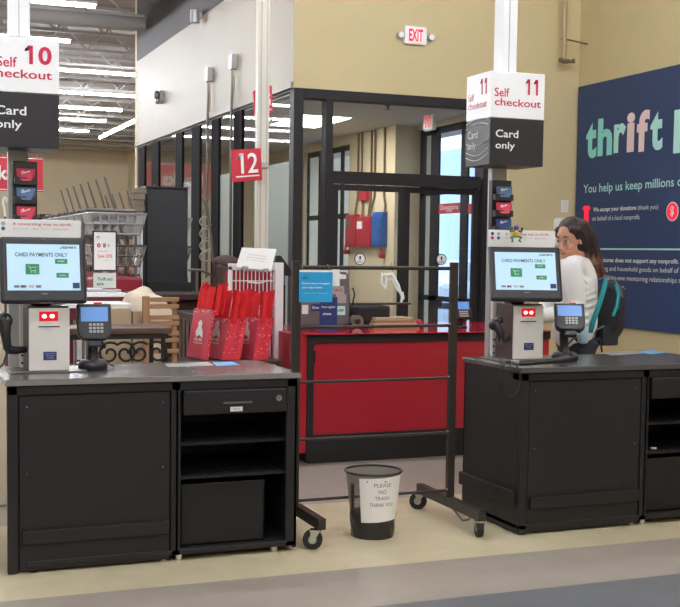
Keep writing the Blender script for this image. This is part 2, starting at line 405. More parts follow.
b = MB(); ya, yb = wy(349), wy(304); wn = [wy(p) for p in (349, 338, 327, 316, 304)]
for yv in wn: b.box(OX+.05, OX+.08, yv-.04, yv+.04, .3, wt)
for zv in (.33, 1.05, 2.05, wt-.04): b.box(OX+.05, OX+.08, ya, yb, zv-.035, zv+.035)
b.build('window_frame', 'frame', w3); MB().box(OX+.06, OX+.066, ya, yb, .3, wt).build('pane', 'dirtyglass', w3)
d3 = bpy.data.objects.new('door_3', None); C.objects.link(d3); d3.location = (DX, 12.3, 0); ORG[d3.name] = Vector((DX, 12.3, 0)); d3['kind'] = 'structure'
dy = lambda p: PX(p, 230, DX+.05).y
th = PX(440, 189, DX+.05).z
b = MB(); yA, yB = WY+.16, OY
for a, c_ in ((415, 424), (430, 438), (460, 467), (474, 482)): b.box(DX+.045, DX+.07, dy(c_), dy(a), 0, dt)
for zv, h_ in ((.12, .12), (1.0, .03), (th+.0, .07), (dt-.04, .04)): b.box(DX+.045, DX+.07, yA, yB, zv-h_, zv+h_)
b.build('door_frame', 'frame', d3); MB().box(DX+.055, DX+.065, yA, yB, 0, dt).build('pane', 'dirtyglass', d3)
for a, c_ in ((438, 460), (467, 474)):
    p0 = PX(a, 204, DX+.04); z1 = p0.z; z0 = PX(a, 214, DX+.04).z; y1 = p0.y; y0 = dy(c_)
    o = MB().box(DX+.05, DX+.054, y0, y1, z0, z1).build('door_decal', 'signred', d3)
    if a == 438: lettering('Donations', (DX+.049, (y0+y1)/2, z0*.38+z1*.62), (y1-y0)*.8, .06, (0, -1, 0), ZU, 'inkwhite', o, .01); lettering('only', (DX+.049, (y0+y1)/2, z0*.75+z1*.25), (y1-y0)*.3, .035, (0, -1, 0), ZU, 'inkwhite', o, .01)

# vestibule fittings
def panel_light(pts):
    t = thing('ceiling_light', 'white flush ceiling light panel inside the glazed entrance lobby', 'ceiling light', sum(pts, Vector())/4)
    MB().prism([p-Vector((0, 0, .012)) for p in pts], (0, 0, .012)).build('diffuser', 'panel_light', t)
    c = sum(pts, Vector())/4
    MB().prism([c+(p-c)*1.05-Vector((0, 0, .006)) for p in pts], (0, 0, .012)).build('light_frame', 'white', t)
a = PZ(303, 115, VC-.005)
panel_light([Vector(v) for v in ((a.x, a.y-.0, VC), (a.x+.6, a.y, VC), (a.x+.6, a.y+1.2, VC), (a.x, a.y+1.2, VC))])
pr = PX(388, 108, 5.4)
p = PZ(388, 104, VC)
b = MB(); b.cyl((p.x, p.y, VC), (p.x, p.y, VC-.05), .012); b.cyl((p.x-.03, p.y, VC-.01), (p.x, p.y, VC-.04), .006, 8); b.cyl((p.x+.03, p.y, VC-.01), (p.x, p.y, VC-.04), .006, 8)
b.lathe((p.x, p.y, VC-.06), [(.0, 0), (.03, 0), (.03, .006), (0, .006)])
tag(b.build('ceiling_sprinkler', 'steel'), 'small sprinkler head on the lobby ceiling behind the glass', 'sprinkler')
def exit_light(name, c, w, h, right, nrm, label, lamps=True):
    right = Vector(right); nrm = Vector(nrm); c = Vector(c); t = thing(name, label, 'exit sign', c)
    def R(a0, a1, z0, z1, d0, d1, m=0, B=None):
        B.prism([c+right*a+nrm*d0+Vector((0, 0, z)) for a, z in ((a0, z0), (a1, z0), (a1, z1), (a0, z1))], nrm*(d1-d0), m)
    B = MB(); R(-w/2, w/2, -h/2, h/2, 0, .05, 0, B); B.build('sign_housing', 'signwhite', t, .015)
    B = MB()
    lettering('EXIT', c+nrm*.0505, w*.62, h*.66, right, ZU, 'exitred', t, .03)
    if lamps:
        for s_ in (-1, 1):
            q = c+right*(s_*(w/2+.045))+Vector((0, 0, -.01)); B = MB()
            B.cyl(q+nrm*.01, q+nrm*.07, .035, 16); B.cyl(q+nrm*.07, q+nrm*.075, .03, 16, 1); B.cyl(q+nrm*.02, c+nrm*.02, .012, 8)
            B.build('emergency_lamp', ['greymetal', 'signwhite'], t)
    return t
exit_light('exit_sign', PY(414, 36, WY), .26, .19, (1, 0, 0), (0, -1, 0), 'white exit sign with red letters and two lamp heads high on the yellow wall')
e2 = PX(432, 115, 5.9); exit_light('exit_sign', (5.9, e2.y, VC-.105), .26, .19, (0, -1, 0), (-1, 0, 0), 'small white exit sign with red letters hanging inside the lobby', False)
for nm, pa, pbm, m_, lb in (('fire_alarm_panel', (346, 215), (355, 247), 'boxred', 'narrow red metal box on the lobby pier, leftmost of the three'),
                        ('fire_alarm_panel', (357, 217), (370, 247), 'boxred', 'wider red metal box on the lobby pier, between the narrow red and the blue'),
                        ('control_box', (372, 217), (385, 247), 'boxblue', 'blue metal box with peaked top on the lobby pier'),
                        ('junction_box', (358, 191), (365, 200), 'boxred', 'small red junction box on the pipes above the red panels')):
    a = PX(pa[0], pa[1], OX-.07); c_ = PX(pbm[0]-3*(nm != 'junction_box' and m_ == 'boxblue'), pbm[1], OX-.07); t = thing(nm, lb, 'box', (OX, (a.y+c_.y)/2, c_.z))
    dp = .08 if nm != 'junction_box' else .06
    B = MB().box(OX-dp, OX, c_.y, a.y, c_.z, a.z)
    if m_ == 'boxblue': B.prism([(OX-dp, c_.y, a.z), (OX, c_.y, a.z), (OX, c_.y, a.z+.06), (OX-.05, c_.y, a.z+.06)], (0, a.y-c_.y, 0))
    B.build('box_body', m_, t, .006)
    if nm != 'junction_box':
        MB().box(OX-dp-.008, OX-dp, c_.y+.03, a.y-.03, c_.z+.03, a.z-.03).build('box_door', m_, t, .003)
        ym = (a.y+c_.y)/2
        if m_ == 'boxred': MB().box(OX-dp-.012, OX-dp-.008, ym, a.y-.05, a.z-.16, a.z-.06).build('label_plate', 'grey' if pa[0] == 346 else 'paper', t)
        MB().cyl((OX-dp-.02, c_.y+.05, (a.z+c_.z)/2), (OX-dp, c_.y+.05, (a.z+c_.z)/2), .01, 10).build('latch', 'chrome', t)
for k, (px, bend) in enumerate(((357.5, .03), (361, -.04), (370.5, .02), (374, .05), (383.5, -.03))):
    q = PX(px, 215, OX-.02); zb = PX(px, 218, OX-.02).z
    pts = [(OX-.02, q.y, VC-.01), (OX-.02, q.y, zb+.28), (OX-.02, q.y+bend*1.5, zb+.16), (OX-.04, q.y+bend*2, zb)]
    tag(MB().tube(pts, .014, 8).build('conduit_pipe', 'brownpipe'), 'brown vertical conduit pipe on the lobby pier above the boxes', 'pipe', 'conduits on the lobby pier')
for px, py in ((347.5, 252), (383, 256)):
    q = PX(px, py, OX-.02); B = MB().cyl((OX-.07, q.y, q.z), (OX, q.y, q.z), .03, 16); B.cyl((OX-.05, q.y, q.z+.03), (OX-.05, q.y, q.z+.1), .015, 8)
    tag(B.build('bell_valve', 'boxred'), 'red round valve under the %s of the lobby boxes' % ('narrow red' if px < 360 else 'blue one'), 'valve')

# outside
tag(MB().box(6.6, 40, -5, 45, -.2, -.1).build('parking_lot', 'asphalt'), '', ''); bpy.data.objects['parking_lot']['kind'] = 'structure'
del bpy.data.objects['parking_lot']['label']; del bpy.data.objects['parking_lot']['category']
def car(c, rot, paint, label):
    c = Vector(c); t = thing('parked_car', label, 'car', c); T = RZ(c, rot)
    prof = [(-2.2, .25), (-2.25, .7), (-1.9, .88), (-1.35, .95), (-.75, 1.42), (.75, 1.45), (1.5, .98), (2.15, .9), (2.25, .6), (2.2, .25)]
    B = MB(T).prism([(x_, -.85, z_) for x_, z_ in prof], (0, 1.7, 0)); B.build('car_body', paint, t, .05)
    B = MB(T); 
    for s_ in (-1, 1):
        yy = s_*.853
        for q in ([(-1.2, .95), (-.7, 1.36), (0, 1.38), (0, .95)], [(.06, .95), (.06, 1.38), (.7, 1.38), (1.3, .97)]):
            B.prism([(x_, yy, z_) for x_, z_ in q], (0, s_*.006, 0))
    B.build('side_window', 'carglass', t)
    for xx in (-1.4, 1.4):
        for s_ in (-1, 1): 
            B = MB(T); B.cyl((xx, s_*.68, .32), (xx, s_*.88, .32), .32, 24, 0); B.cyl((xx, s_*.88, .32), (xx, s_*.89, .32), .18, 16, 1); B.build('wheel', ['rubber', 'chrome'], t)
    for s_ in (-.6, .6): MB(T).box(-2.27, -2.2, s_-.15, s_+.15, .6, .75).build('headlamp', 'signwhite', t)
a = PX(448, 318, 14.5); car((15, 26.5, -.1), 1.2, 'carblue', 'blue grey parked car outside, nearest beyond the exit doors')
car((17, 33, -.1), 1.25, 'carwhite', 'white parked car outside behind the blue grey one')
car((18.5, 39, -.1), 1.25, 'cardark', 'dark parked car farthest outside the exit doors')
tag(MB().box(23, 23.4, 0, 70, -.2, 6).build('opposite_building', 'extwall'), 'pale blue plain building wall across the parking lot', 'building')

# ceiling: joists and long tube fittings
nj = 0
for k in range(19):
    yy = 13+k*1.75
    if yy > 44: break
    t = thing('roof_joist', 'white open web steel joist under the store ceiling', 'joist', (-1, yy, CEIL-.5), 'open web joists across the ceiling')
    xe = 3.9 if yy < WF+.2 else 8.9
    B = MB(); B.box(-6, xe, yy-.03, yy+.03, CEIL-.06, CEIL-.005); B.box(-6, xe, yy-.03, yy+.03, CEIL-.48, CEIL-.43); B.build('chord', 'joist', t)
    B = MB(); xx = -6.; up = True
    while xx+.4 < xe:
        B.bar((xx, yy, CEIL-.45 if up else CEIL-.05), (xx+.4, yy, CEIL-.05 if up else CEIL-.45), .02, .03); xx += .4; up = not up
    B.build('web_bar', 'joist', t)
for k, xx in enumerate((-2.2, 1.2)):
    tag(MB().box(xx-.05, xx+.05, 12, 45, CEIL-.62, CEIL-.49).build('roof_girder', 'joist'), 'long light steel girder running to the back below the joists', 'girder', 'girders running front to back')
ad = MB().cyl((-6, 18.2, 5.02), (3.9, 18.2, 5.02), .1, 20); [ad.box(xx, xx+.03, 18.19, 18.21, 5.1, CEIL) for xx in (-5, -2, 1, 3)]
tag(ad.build('air_duct', 'deck'), 'pale round air duct across the ceiling behind the nearest tube light', 'duct')
LZ = 4.95
rows = [(y_, (xa, xb)) for y_, xa, xb in ((5, 27, 98), (42, -80, 70), (71, 57, 137), (93, 57, 137), (108, -60, 127), (120, -40, 109), (131, -20, 90))]
tp = None
def fixture(x0, y0, ln, label, group, along_x=True, z=LZ):
    t = thing('tube_light', label, 'ceiling light', (x0, y0, z), group)
    if along_x:
        MB().box(x0, x0+ln, y0-.045, y0+.045, z+.022, z+.06).build('housing', 'white', t); MB().cyl((x0+.02, y0, z), (x0+ln-.02, y0, z), .028, 8).build('lamp_tube', 'tube', t)
        B = MB(); [B.cyl((x0+d_, y0, z+.08), (x0+d_, y0, CEIL-.5), .006, 6) for d_ in (.3, ln-.3)]; B.build('hanger_wire', 'steel', t)
    else:
        MB().box(x0-.045, x0+.045, y0, y0+ln, z+.022, z+.06).build('housing', 'white', t); MB().cyl((x0, y0+.02, z), (x0, y0+ln-.02, z), .028, 8).build('lamp_tube', 'tube', t)
        B = MB(); [B.cyl((x0, y0+d_, z+.08), (x0, y0+d_, CEIL-.5), .006, 6) for d_ in (.3, ln-.3)]; B.build('hanger_wire', 'steel', t)
    return t
ords = ['nearest', 'second', 'third', 'fourth', 'fifth', 'sixth', 'farthest']
for i, (py, (pa, pb_)) in enumerate(rows):
    q = PZ(80, py, LZ); x1 = PZ(pb_, py, LZ).x; x1 = min(x1, WX-.05) if q.y < WF else x1
    xa = PZ(max(pa, -90), py, LZ).x if i == 0 else -8.
    if pb_ == 137: x1 = WX-.1 if q.y < WF else q.x+ (PZ(170, py, LZ).x-q.x)
    n = max(1, round((x1-xa)/2.44)); xs = x1
    while xs > xa-.3 and xs > -8:
        ln = 2.4 if pa < 27 or xs-xa > 3 else min(2.4, max(.9, xs-xa))
        fixture(xs-ln, q.y, ln, 'long tube light in the %s row of the store ceiling' % ords[i], 'tube lights of the %s row' % ords[i]); xs -= ln+.04
        if pa > 0 and i == 0: break
q0 = PZ(100, 138, 4.7); q1 = PZ(137, 120, 4.7)
fixture(q0.x, min(q0.y, q1.y)-.5, max(1.5, abs(q0.y-q1.y)+.5), 'slanting tube light running front to back beside the cream wall', None, False, 4.7)
# the rows over the checkouts, which light them
for yy in (-3.5, 1, 4.4, 8.2):
    for xx in ((-6, -3.4, -.8, 1.8, 4.4) if yy < 11 else (-6, -3.4, -.8, 1.3)):
        fixture(xx, yy, 2.4, 'long tube light over the checkout lanes', 'tube lights over the checkout lanes')
for xx in (-6, -3.4, -.8, 1.4): fixture(xx, 12.3, 2.4, 'long tube light in front of the joists', 'tube lights before the joists')

# wall fittings on the cream side wall
q = PX(161, 97, WX-.02); B = MB()
tt = thing('wall_bell', 'round grey bell fitting on the cream side wall', 'bell', q)
MB().cyl((WX, q.y, q.z), (WX-.05, q.y, q.z), .1, 24).build('bell_plate', 'greymetal', tt, .01)
MB().ell((WX-.08, q.y, q.z+.02), (.05, .06, .07)).build('bell_dome', 'steel', tt); MB().ell((WX-.07, q.y, q.z-.06), (.04, .05, .05)).build('bell_dome', 'chrome', tt)
q = PX(198, 16, WX-.05); tt = thing('security_camera', 'small white cylinder camera at the paint line of the side wall', 'camera', q)
MB().cyl((WX-.09, q.y, q.z-.09), (WX-.09, q.y, q.z+.07), .06, 20).build('camera_body', 'greymetal', tt, .01); MB().box(WX-.06, WX, q.y-.03, q.y+.03, q.z-.02, q.z+.04).build('bracket', 'greymetal', tt)
for px, py, lb in ((208.5, 72, 'thin grey conduit with box on the cream wall, left one'), (232.5, 59, 'thin grey conduit with box on the cream wall, right one')):
    q = PX(px, py, WX-.04); tt = thing('wall_conduit', lb, 'conduit', q)
    MB().box(WX-.07, WX, q.y-.06, q.y+.06, q.z-.12, q.z+.05).build('junction_box', 'greymetal', tt, .006)
    MB().tube([(WX-.04, q.y, q.z-.1), (WX-.05, q.y-.03, q.z-.3), (WX-.05, q.y, q.z-.5), (WX-.05, q.y, 1.2)], .016, 8).build('conduit_pipe', 'steel', tt)
    MB().tube([(WX-.04, q.y-.03, q.z-.1), (WX-.035, q.y-.06, q.z-.3), (WX-.03, q.y-.03, q.z-.5)], .01, 8).build('cable', 'beigepipe', tt)
# sprinkler pipe by the corner
q = PY(563.5, 60, WY-.15); tt = thing('sprinkler_pipe', 'thin yellow pipe with side sprinkler high in the wall corner', 'pipe', q)
MB().cyl((q.x, q.y, CEIL), (q.x, q.y, q.z), .028, 12).build('pipe', 'beigepipe', tt)
MB().tube([(q.x-.05, q.y, q.z), (q.x, q.y, q.z-.01), (q.x+.1, q.y, q.z-.01), (q.x+.13, q.y, q.z-.0)], [.025, .032, .018, .03], 10).build('sprinkler_head', 'brownpipe', tt)
zc = PY(563.5, 39, WY-.15).z; MB().tube([(q.x-.03, q.y, zc), (q.x+.02, q.y, zc), (RX, q.y, zc-.03)], .01, 8).build('pipe_bracket', 'brownpipe', tt)
# dispenser and notice on the front wall
q = PY(560, 228, WY); tt = thing('soap_dispenser', 'white wall dispenser behind the person in the white shirt', 'dispenser', q)
MB().box(q.x-.1, q.x+.16, WY-.12, WY, q.z-.2, q.z+.11).build('dispenser_body', 'white', tt, .03); MB().box(q.x-.07, q.x-.02, WY-.125, WY-.12, q.z-.12, q.z+.05).build('dispenser_window', 'plastic', tt, .004)
q = PY(564.5, 206, WY); o = MB().box(q.x-.048, q.x+.048, WY-.004, WY, q.z-.07, q.z+.065).build('wall_notice', 'paper'); tag(o, 'small white paper notice taped above the wall dispenser', 'notice')
for k in range(4): lettering(('PLEASE', 'WASH', 'HANDS', 'HERE')[k] if 0 else '-----', (q.x, WY-.005, q.z+.04-.027*k), .06, .003, XR, ZU, 'inkgrey', o)

# mural
mx = RX-.03
A_ = PX(578.5, 87, mx); Bq = PX(680, 334, mx); zT, zB = A_.z, Bq.z
mur = MB().box(mx, RX, 6.6, A_.y, zB, zT).build('wall_mural', 'navy'); tag(mur, 'large navy wall panel about thrift with teal and pink lettering', 'wall panel')
def wl(txt, pa, pb_, m_, bold=.01, h=None, px_h=None, nm='lettering'):     # text between two pixels (left end / right end of its mid line)
    a, b_ = PX(pa[0], pa[1], mx-.001), PX(pb_[0], pb_[1], mx-.001); c = (a+b_)/2; hh = px_h*abs(c.y)/960
    return lettering(txt, c, abs(a.y-b_.y), hh, (0, -1, 0), ZU, m_, mur, bold, nm, .003)
for ch, xa, xb, ya, hh, m_ in (('t', 586.3, 596.8, 141.5, 34, 'teal'), ('h', 598, 612.5, 138, 36, 'teal'), ('r', 614, 626, 139, 28, 'mint'), ('i', 627, 635, 133, 38, 'pink'), ('f', 637, 649.5, 132, 40, 'pink'), ('t', 650.5, 663, 132, 38, 'mint')):
    wl(ch, (xa, ya), (xb, ya-(xb-xa)*.17), m_, .04, px_h=hh*1.0)
wl('p', (674, 132), (694, 129), 'mint', .04, px_h=43)
wl('You help us keep millions of', (583.5, 190.5), (686, 182), 'mint', .01, px_h=11.5)
wl('We accept your donations', (593.5, 210.5), (636.5, 208), 'inkwhite', .018, px_h=5.5)
wl('(thank you)', (638, 208.5), (658.5, 207), 'inkwhite', 0., px_h=6)
wl('on behalf of a local nonprofit.', (592.5, 219.2), (640.5, 217.5), 'inkwhite', 0., px_h=6)
wl('Our stores does not support any nonprofit.', (594, 260), (679, 262.5), 'inkwhite', .018, px_h=5.8)
wl('clothing and household goods on behalf of l', (594, 268.5), (681, 271.5), 'inkwhite', 0., px_h=6.2)
wl('with one-to-one mentoring relationships th', (594, 277.5), (683, 281.5), 'inkwhite', 0., px_h=6.2)
wl('by law.', (605, 286.5), (625.5, 287.5), 'inkwhite', 0., px_h=6)
a = PX(600, 249, mx); MB().box(mx-.003, mx, 7, PX(585, 249, mx).y, a.z-.008, a.z+.008).build('divider_line', 'mint', mur)
a = PX(586.5, 214.5, mx); s_ = .085
shirt = [(-.5, .5), (-.9, .75), (-.6, 1.1), (-.3, 1.15), (0, 1.0), (.3, 1.15), (.6, 1.1), (.9, .75), (.5, .5), (.55, -1), (-.55, -1)]
MB().prism([(mx-.003, a.y-u*s_, a.z+v*s_) for u, v in shirt], (.003, 0, 0)).build('shirt_icon', 'exitred', mur)
a = PX(672.5, 211.5, mx); B = MB(); B.cyl((mx-.004, a.y, a.z), (mx, a.y, a.z), .085, 28, 0); B.cyl((mx-.002, a.y, a.z), (mx, a.y, a.z), .095, 28, 1); B.build('dollar_icon', ['exitred', 'inkwhite'], mur)
lettering('$', (mx-.005, a.y, a.z), .06, .11, (0, -1, 0), ZU, 'inkwhite', mur, .03)

# ------------------------------------------------------------------ checkout counters
CT = .93
def counter(X0, X1, Y0, Y1, xs, label, second=False):
    ins = 0 if second else .085
    t = thing('checkout_counter', label, 'counter', ((X0+X1)/2, (Y0+Y1)/2, 0))
    H = CT-.03; th_ = .025; t_ = .02
    B = MB().box(X0-.01, X1+.01, Y0-.01, Y1+.01, H+.003, CT); B.build('worktop', 'top', t, .004)
    MB().box(X0-.012, X1+.012, Y0-.013, Y0-.0101, H+.003, CT-.002).build('worktop_edge', 'edge' if not second else 'top', t)
    B = MB().box(X0+ins, X0+ins+t_, Y0+.03, Y1, .006, H); B.box(X1-t_, X1, Y0, Y1, .02, H); B.box(X0+ins, X1, Y1-t_, Y1, .03, H)
    B.box(xs-t_/2, xs+t_/2, Y0, Y1, .03, H); B.box(X0+ins, X1, Y0, Y1, .03, .06); B.box(X0, X1, Y0, Y0+.03, H-.045, H); B.box(X0+ins, X1, Y0+.03, Y0+.1, H-.045, H); B.box(X0, X0+.05, Y0, Y0+.03, .006, H); B.box(X0+.05, xs-.03, Y0+.02, Y0+.03, .006, H)
    B.box(X1-.06, X1, Y0, Y0+.03, .03, H); B.box(xs-.03, xs+.02, Y0-.0, Y0+.03, .03, H)
    B.build('cabinet_body', 'black', t, .006)
    B = MB().box(X0+.055, xs-.035, Y0+.006, Y0+.02, .014, H-.05)
    B.build('front_panel', 'black', t, .003)
    [MB().cyl((xx, Y0+.002, zz), (xx, Y0+.008, zz), .004, 8).build('panel_screw', 'chrome', t) for xx in (X0+.09, xs-.07) for zz in (.2, .48, H-.1)]
    MB().box(X0+.065, xs-.04, Y0-.016, Y0+.006, .145, .21).build('kick_rail', 'black', t, .004)
    if second: MB().box(X0-.025, X0, Y0+.03, Y1-.0, .165, .24).build('side_rail', 'black', t, .004)
    # drawer
    dz0, dz1 = H-.168, H-.045
    dr = MB().box(xs+.03, X1-.065, Y0-.018, Y0+.01, dz0, dz1).build('drawer', 'black', t, .008)
    xm = (xs+X1)/2-.015
    B = MB().box(xm-.07, xm+.08, Y0-.028, Y0-.018, dz0+.053, dz0+.062, 0); B.box(xm-.07, xm+.08, Y0-.02, Y0-.018, dz0+.062, dz0+.09, 1); B.build('handle', ['steel', 'rubber'], dr)
    MB().box(xm-.12, xm+.12, Y0-.0195, Y0-.018, dz1-.033, dz1-.026).build('slot', 'rubber', dr)
    o = MB().box(xm-.035, xm+.03, Y0-.0205, Y0-.018, dz0+.012, dz0+.036).build('label_plate', 'paper', dr, .006); lettering('Payment', (xm-.002, Y0-.021, dz0+.024), .036, .008, XR, ZU, 'inkblack', o)
    B = MB(); B.cyl((X1-.11, Y0-.024, dz1-.05), (X1-.11, Y0-.018, dz1-.05), .016, 20, 0); B.box(X1-.118, X1-.102, Y0-.0255, Y0-.024, dz1-.052, dz1-.048, 1); B.build('lock', ['chrome', 'rubber'], dr)
    for zz in (.575, .405):
        B = MB().box(xs+.02, X1-.02, Y0+.03, Y1-.03, zz, zz+.015); [B.box(xs+.06+.04*k, xs+.08+.04*k, Y0+.06, Y1-.1, zz+.015, zz+.018) for k in range(int((X1-xs-.1)/.04))]
        B.build('shelf', 'blackin', t)
    B = MB()
    for k in range(24):
        zz = .08+k*.025
        for xx in (xs+.011, X1-.06+.0): B.box(xx-.0, xx+.005, Y0-.002, Y0+.001, zz, zz+.012)
    B.build('slot_strip', 'rubber', t)
    for xx in (xs+.02, xs-.06, X1-.11): MB().cyl((xx, Y0+.04, 0), (xx, Y0+.04, .03), .022, 12).build('levelling_foot', 'chrome', t)
    for xx, yy in ((X0+ins+.04, Y1-.05), (X1-.05, Y1-.05), (X0+ins+.04, Y0+.05)): MB().cyl((xx, yy, 0), (xx, yy, .03), .022, 12).build('levelling_foot', 'rubber', t)
    return t
LX0, LX1, LY0, LY1 = .565, 2.01, 5.645, 6.34
xs10 = PY(177, 460, LY0).x
counter(LX0, LX1, LY0, LY1, xs10, 'black checkout counter on the left, under the lane 10 sign')
RX0, RX1, RY0, RY1 = 3.28, 4.73, 5.565, 6.24
xs11 = PY(645, 450, RY0).x
counter(RX0, RX1, RY0, RY1, xs11, 'black checkout counter on the right, under the lane 11 sign', True)
def bin_(x0, x1, y0, label, T=None):
    t = thing('storage_bin', label, 'bin', ((x0+x1)/2, y0+.2, .061))
    B = MB(T).box(x0, x1, y0, y0+.012, .061, .375); B.box(x0, x0+.012, y0, y0+.4, .061, .36); B.box(x1-.012, x1, y0, y0+.4, .061, .36); B.box(x0, x1, y0+.388, y0+.4, .061, .36); B.box(x0, x1, y0, y0+.4, .061, .073)
    B.build('bin_body', 'blackin', t, .004)
    B = MB(T)
    for xx in (x0+.05, x0+.17, x0+.3, x1-.05):
        for zz in (.13, .2, .27, .33): B.cyl((xx, y0-.002, zz), (xx, y0+.001, zz), .005, 8)
    B.build('rivet_hole', 'rubber', t)
bin_(xs10+.03, xs10+.475, LY0+.05, 'black open bin under the shelves of the left counter')
bin_(xs11+.03, xs11+.475, RY0+.05, 'black open bin under the shelves of the right counter')
q = PZ(240, 364, CT+.001)
for (pp, m_, lb) in (([(212, 362.5), (232, 361.8), (240, 365), (217, 366)], 'bluestick', 'light blue sticker on the left counter top'), ([(165, 364), (208, 362), (214, 365.5), (168, 367)], 'clear', 'clear film sticker on the left counter top'),
                     ([(636, 351.5), (652, 350), (668, 352.5), (650, 354.2)], 'bluestick', 'light blue sticker on the right counter top'), ([(600, 352.5), (634, 351), (644, 353.4), (612, 355.5)], 'clear', 'clear film sticker on the right counter top')):
    tag(MB().prism([PZ(a, b_, CT+.0005) for a, b_ in pp], (0, 0, .001)).build('counter_sticker', m_), lb, 'sticker')
tag(MB().tube([(3.4+.0+xs11-3.3, RY0+.08, .429), (xs11+.13, RY0+.07, .429)], .006, 8).build('white_pen', 'inkwhite'), 'small white pen lying on the lower shelf of the right counter', 'pen')

# ------------------------------------------------------------------ kiosks
def kiosk(dx, mc, yaw, lane, hdr_dx):
    x0, x1, y0, y1 = .70+dx, .895+dx, 5.945, 6.14
    t = thing('self_checkout_kiosk', 'white self checkout kiosk with touch screen on the %s counter, lane %s' % (('left', '10') if lane == '10' else ('right', '11')), 'checkout kiosk', (x0+.1, 6.05, CT))
    MB().box(x0-.09, x1+.09, y0-.02, y1+.05, CT, CT+.008).build('base_plate', 'steel', t, .003)
    MB().box(x0-.005, x1, y0+.006, y1, CT+.008, 1.262).build('kiosk_body', 'kioskside', t, .004)
    fp = MB().box(x0, x1+.004, y0-.004, y0+.012, CT+.01, 1.252).build('front_plate', 'kiosk', t, .004)
    cx = (x0+x1)/2
    wi = MB().box(x0+.05, x0+.142, y0-.007, y0-.004, 1.188, 1.236).build('scanner_window', 'scanred', fp, .003)
    B = MB(); [B.ell((x0+xx, y0-.008, 1.212), (.011, .003, .009), 12, 6) for xx in (.075, .113)]; B.build('scanner_lamp', 'scanhot', wi)
    MB().box(x0+.045, x0+.15, y0-.006, y0-.004, 1.157, 1.163).build('receipt_slot', 'rubber', fp)
    lettering('SCAN HERE', (x0+.095, y0-.006, 1.175), .035, .004, XR, ZU, 'inkgrey', fp); lettering('Receipt', (x0+.095, y0-.006, 1.145), .03, .006, XR, ZU, 'inkgrey', fp)
    lb = MB().box(x0+.07, x0+.135, y0-.006, y0-.004, .993, 1.035).build('blue_label', 'darkblue', fp, .006)
    for k in range(3): lettering(('Thank you for', 'shopping with', 'us today')[k], (x0+.1025, y0-.0065, 1.026-.011*k), .05-.008*k, .006, XR, ZU, 'inkwhite', lb)
    MB().box(x0-.02, x0+.005, y1+.02, y1+.05, CT+.008, 1.6).build('back_post', 'kiosk', t, .003)
    B = MB().box(x0-.005, x1-.0, y1+.03, y1+.05, CT+.008, 1.6); B.build('back_panel', 'kiosk', t, .003)
    B = MB(); [B.cyl((x0-.008, y1+.018, zz), (x0-.008, y1+.021, zz), .006, 10) for zz in (.96, 1.0, 1.04)]; B.build('bolt', 'rubber', t)
    # monitor
    T = RZ(Vector(mc), yaw) @ Matrix.Rotation(math.radians(-12 if lane == '10' else -22), 4, 'X')
    W, H_ = .418, .335
    mo = MB(T).box(-W/2, W/2, 0, .04, -H_/2, H_/2).build('monitor', 'plastic', t, .016)
    MB(T).box(-W/2+.05, W/2-.05, .035, .085, -H_/2+.04, H_/2-.05).build('monitor_back', 'plastic', mo, .02)
    MB().bar(T @ Vector((0, .05, -H_/2+.06)), (mc[0]+.0, 6.06, 1.262), .1, .05).build('monitor_neck', 'plastic', mo, .01)
    sw, sh = .352, .232; zc_ = .012
    sc = MB(T).box(-sw/2, sw/2, -.002, .001, zc_-sh/2, zc_+sh/2).build('screen', 'screen', mo)
    r = (T.to_3x3() @ Vector((1, 0, 0))); u = (T.to_3x3() @ Vector((0, 0, 1)))
    L = lambda s_, a, b_, w_, h_, m_, bo=0., p_=None: lettering(s_, T @ Vector((a, -.0025, zc_+b_)), w_, h_, r, u, m_, p_ or sc, bo, depth=.001)
    L('CARD PAYMENTS ONLY', -.01, .063, .255, .02, 'inkblack', .012); L('savers', .128, .1, .066, .012, 'navylogo', .02)
    MB(T).prism([(.078, -.003, zc_+.094), (.09, -.003, zc_+.094), (.094, -.003, zc_+.106), (.084, -.003, zc_+.1)], (0, -.001, 0)).build('logo_mark', 'green', sc)
    for a, b_, w_, h_ in ((-.055, -.01, .066, .052), (.085, .03, .06, .024), (.09, -.04, .06, .024)):
        bt = MB(T).box(a-w_/2, a+w_/2, -.0035, -.002, zc_+b_-h_/2, zc_+b_+h_/2).build('screen_button', 'green', sc)
        if w_ > .062:
            c = [(-.02, .014), (-.014, .014), (-.008, -.008), (.014, -.008), (.018, .01), (-.01, .008)]
            MB(T).tube([(a+p_, -.0045, zc_+b_+q_) for p_, q_ in c], .0014, 6).build('cart_icon', 'inkwhite', bt)
            B = MB(T); [B.cyl((a+p_, -.005, zc_+b_-.015), (a+p_, -.004, zc_+b_-.015), .003, 10) for p_ in (-.006, .011)]; B.build('cart_icon', 'inkwhite', bt)
        else: lettering('START' if b_ > 0 else 'ESPAÑOL', T @ Vector((a, -.0045, zc_+b_)), .034, .008, r, u, 'inkwhite', bt, .01, depth=.0005)
    for a, w_, m_ in ((-.132, .026, 'inkgrey'), (-.1, .026, 'navylogo'), (-.062, .026, 'clear'), (-.028, .024, 'inkgrey'), (.155, .034, 'navylogo')):
        h_ = .012 if w_ < .03 else .028
        MB(T).box(a-w_/2, a+w_/2, -.0035, -.002, zc_-.1-h_*.2, zc_-.1+h_*.8).build('card_logo', m_, sc)
    MB(T).cyl((-.1+.006, -.0045, zc_-.096), (-.1+.006, -.003, zc_-.096), .005, 12).build('card_logo', 'signred', sc)
    L('FUJITSU', .0, -.134, .03, .007, 'greymetal', .01, mo)
    MB(T).cyl((0, -.001, H_/2-.013), (0, .002, H_/2-.013), .003, 10).build('webcam', 'chrome', mo)
    return t
kiosk(0, (.772, 5.93, 1.443), 0, '10', 0)
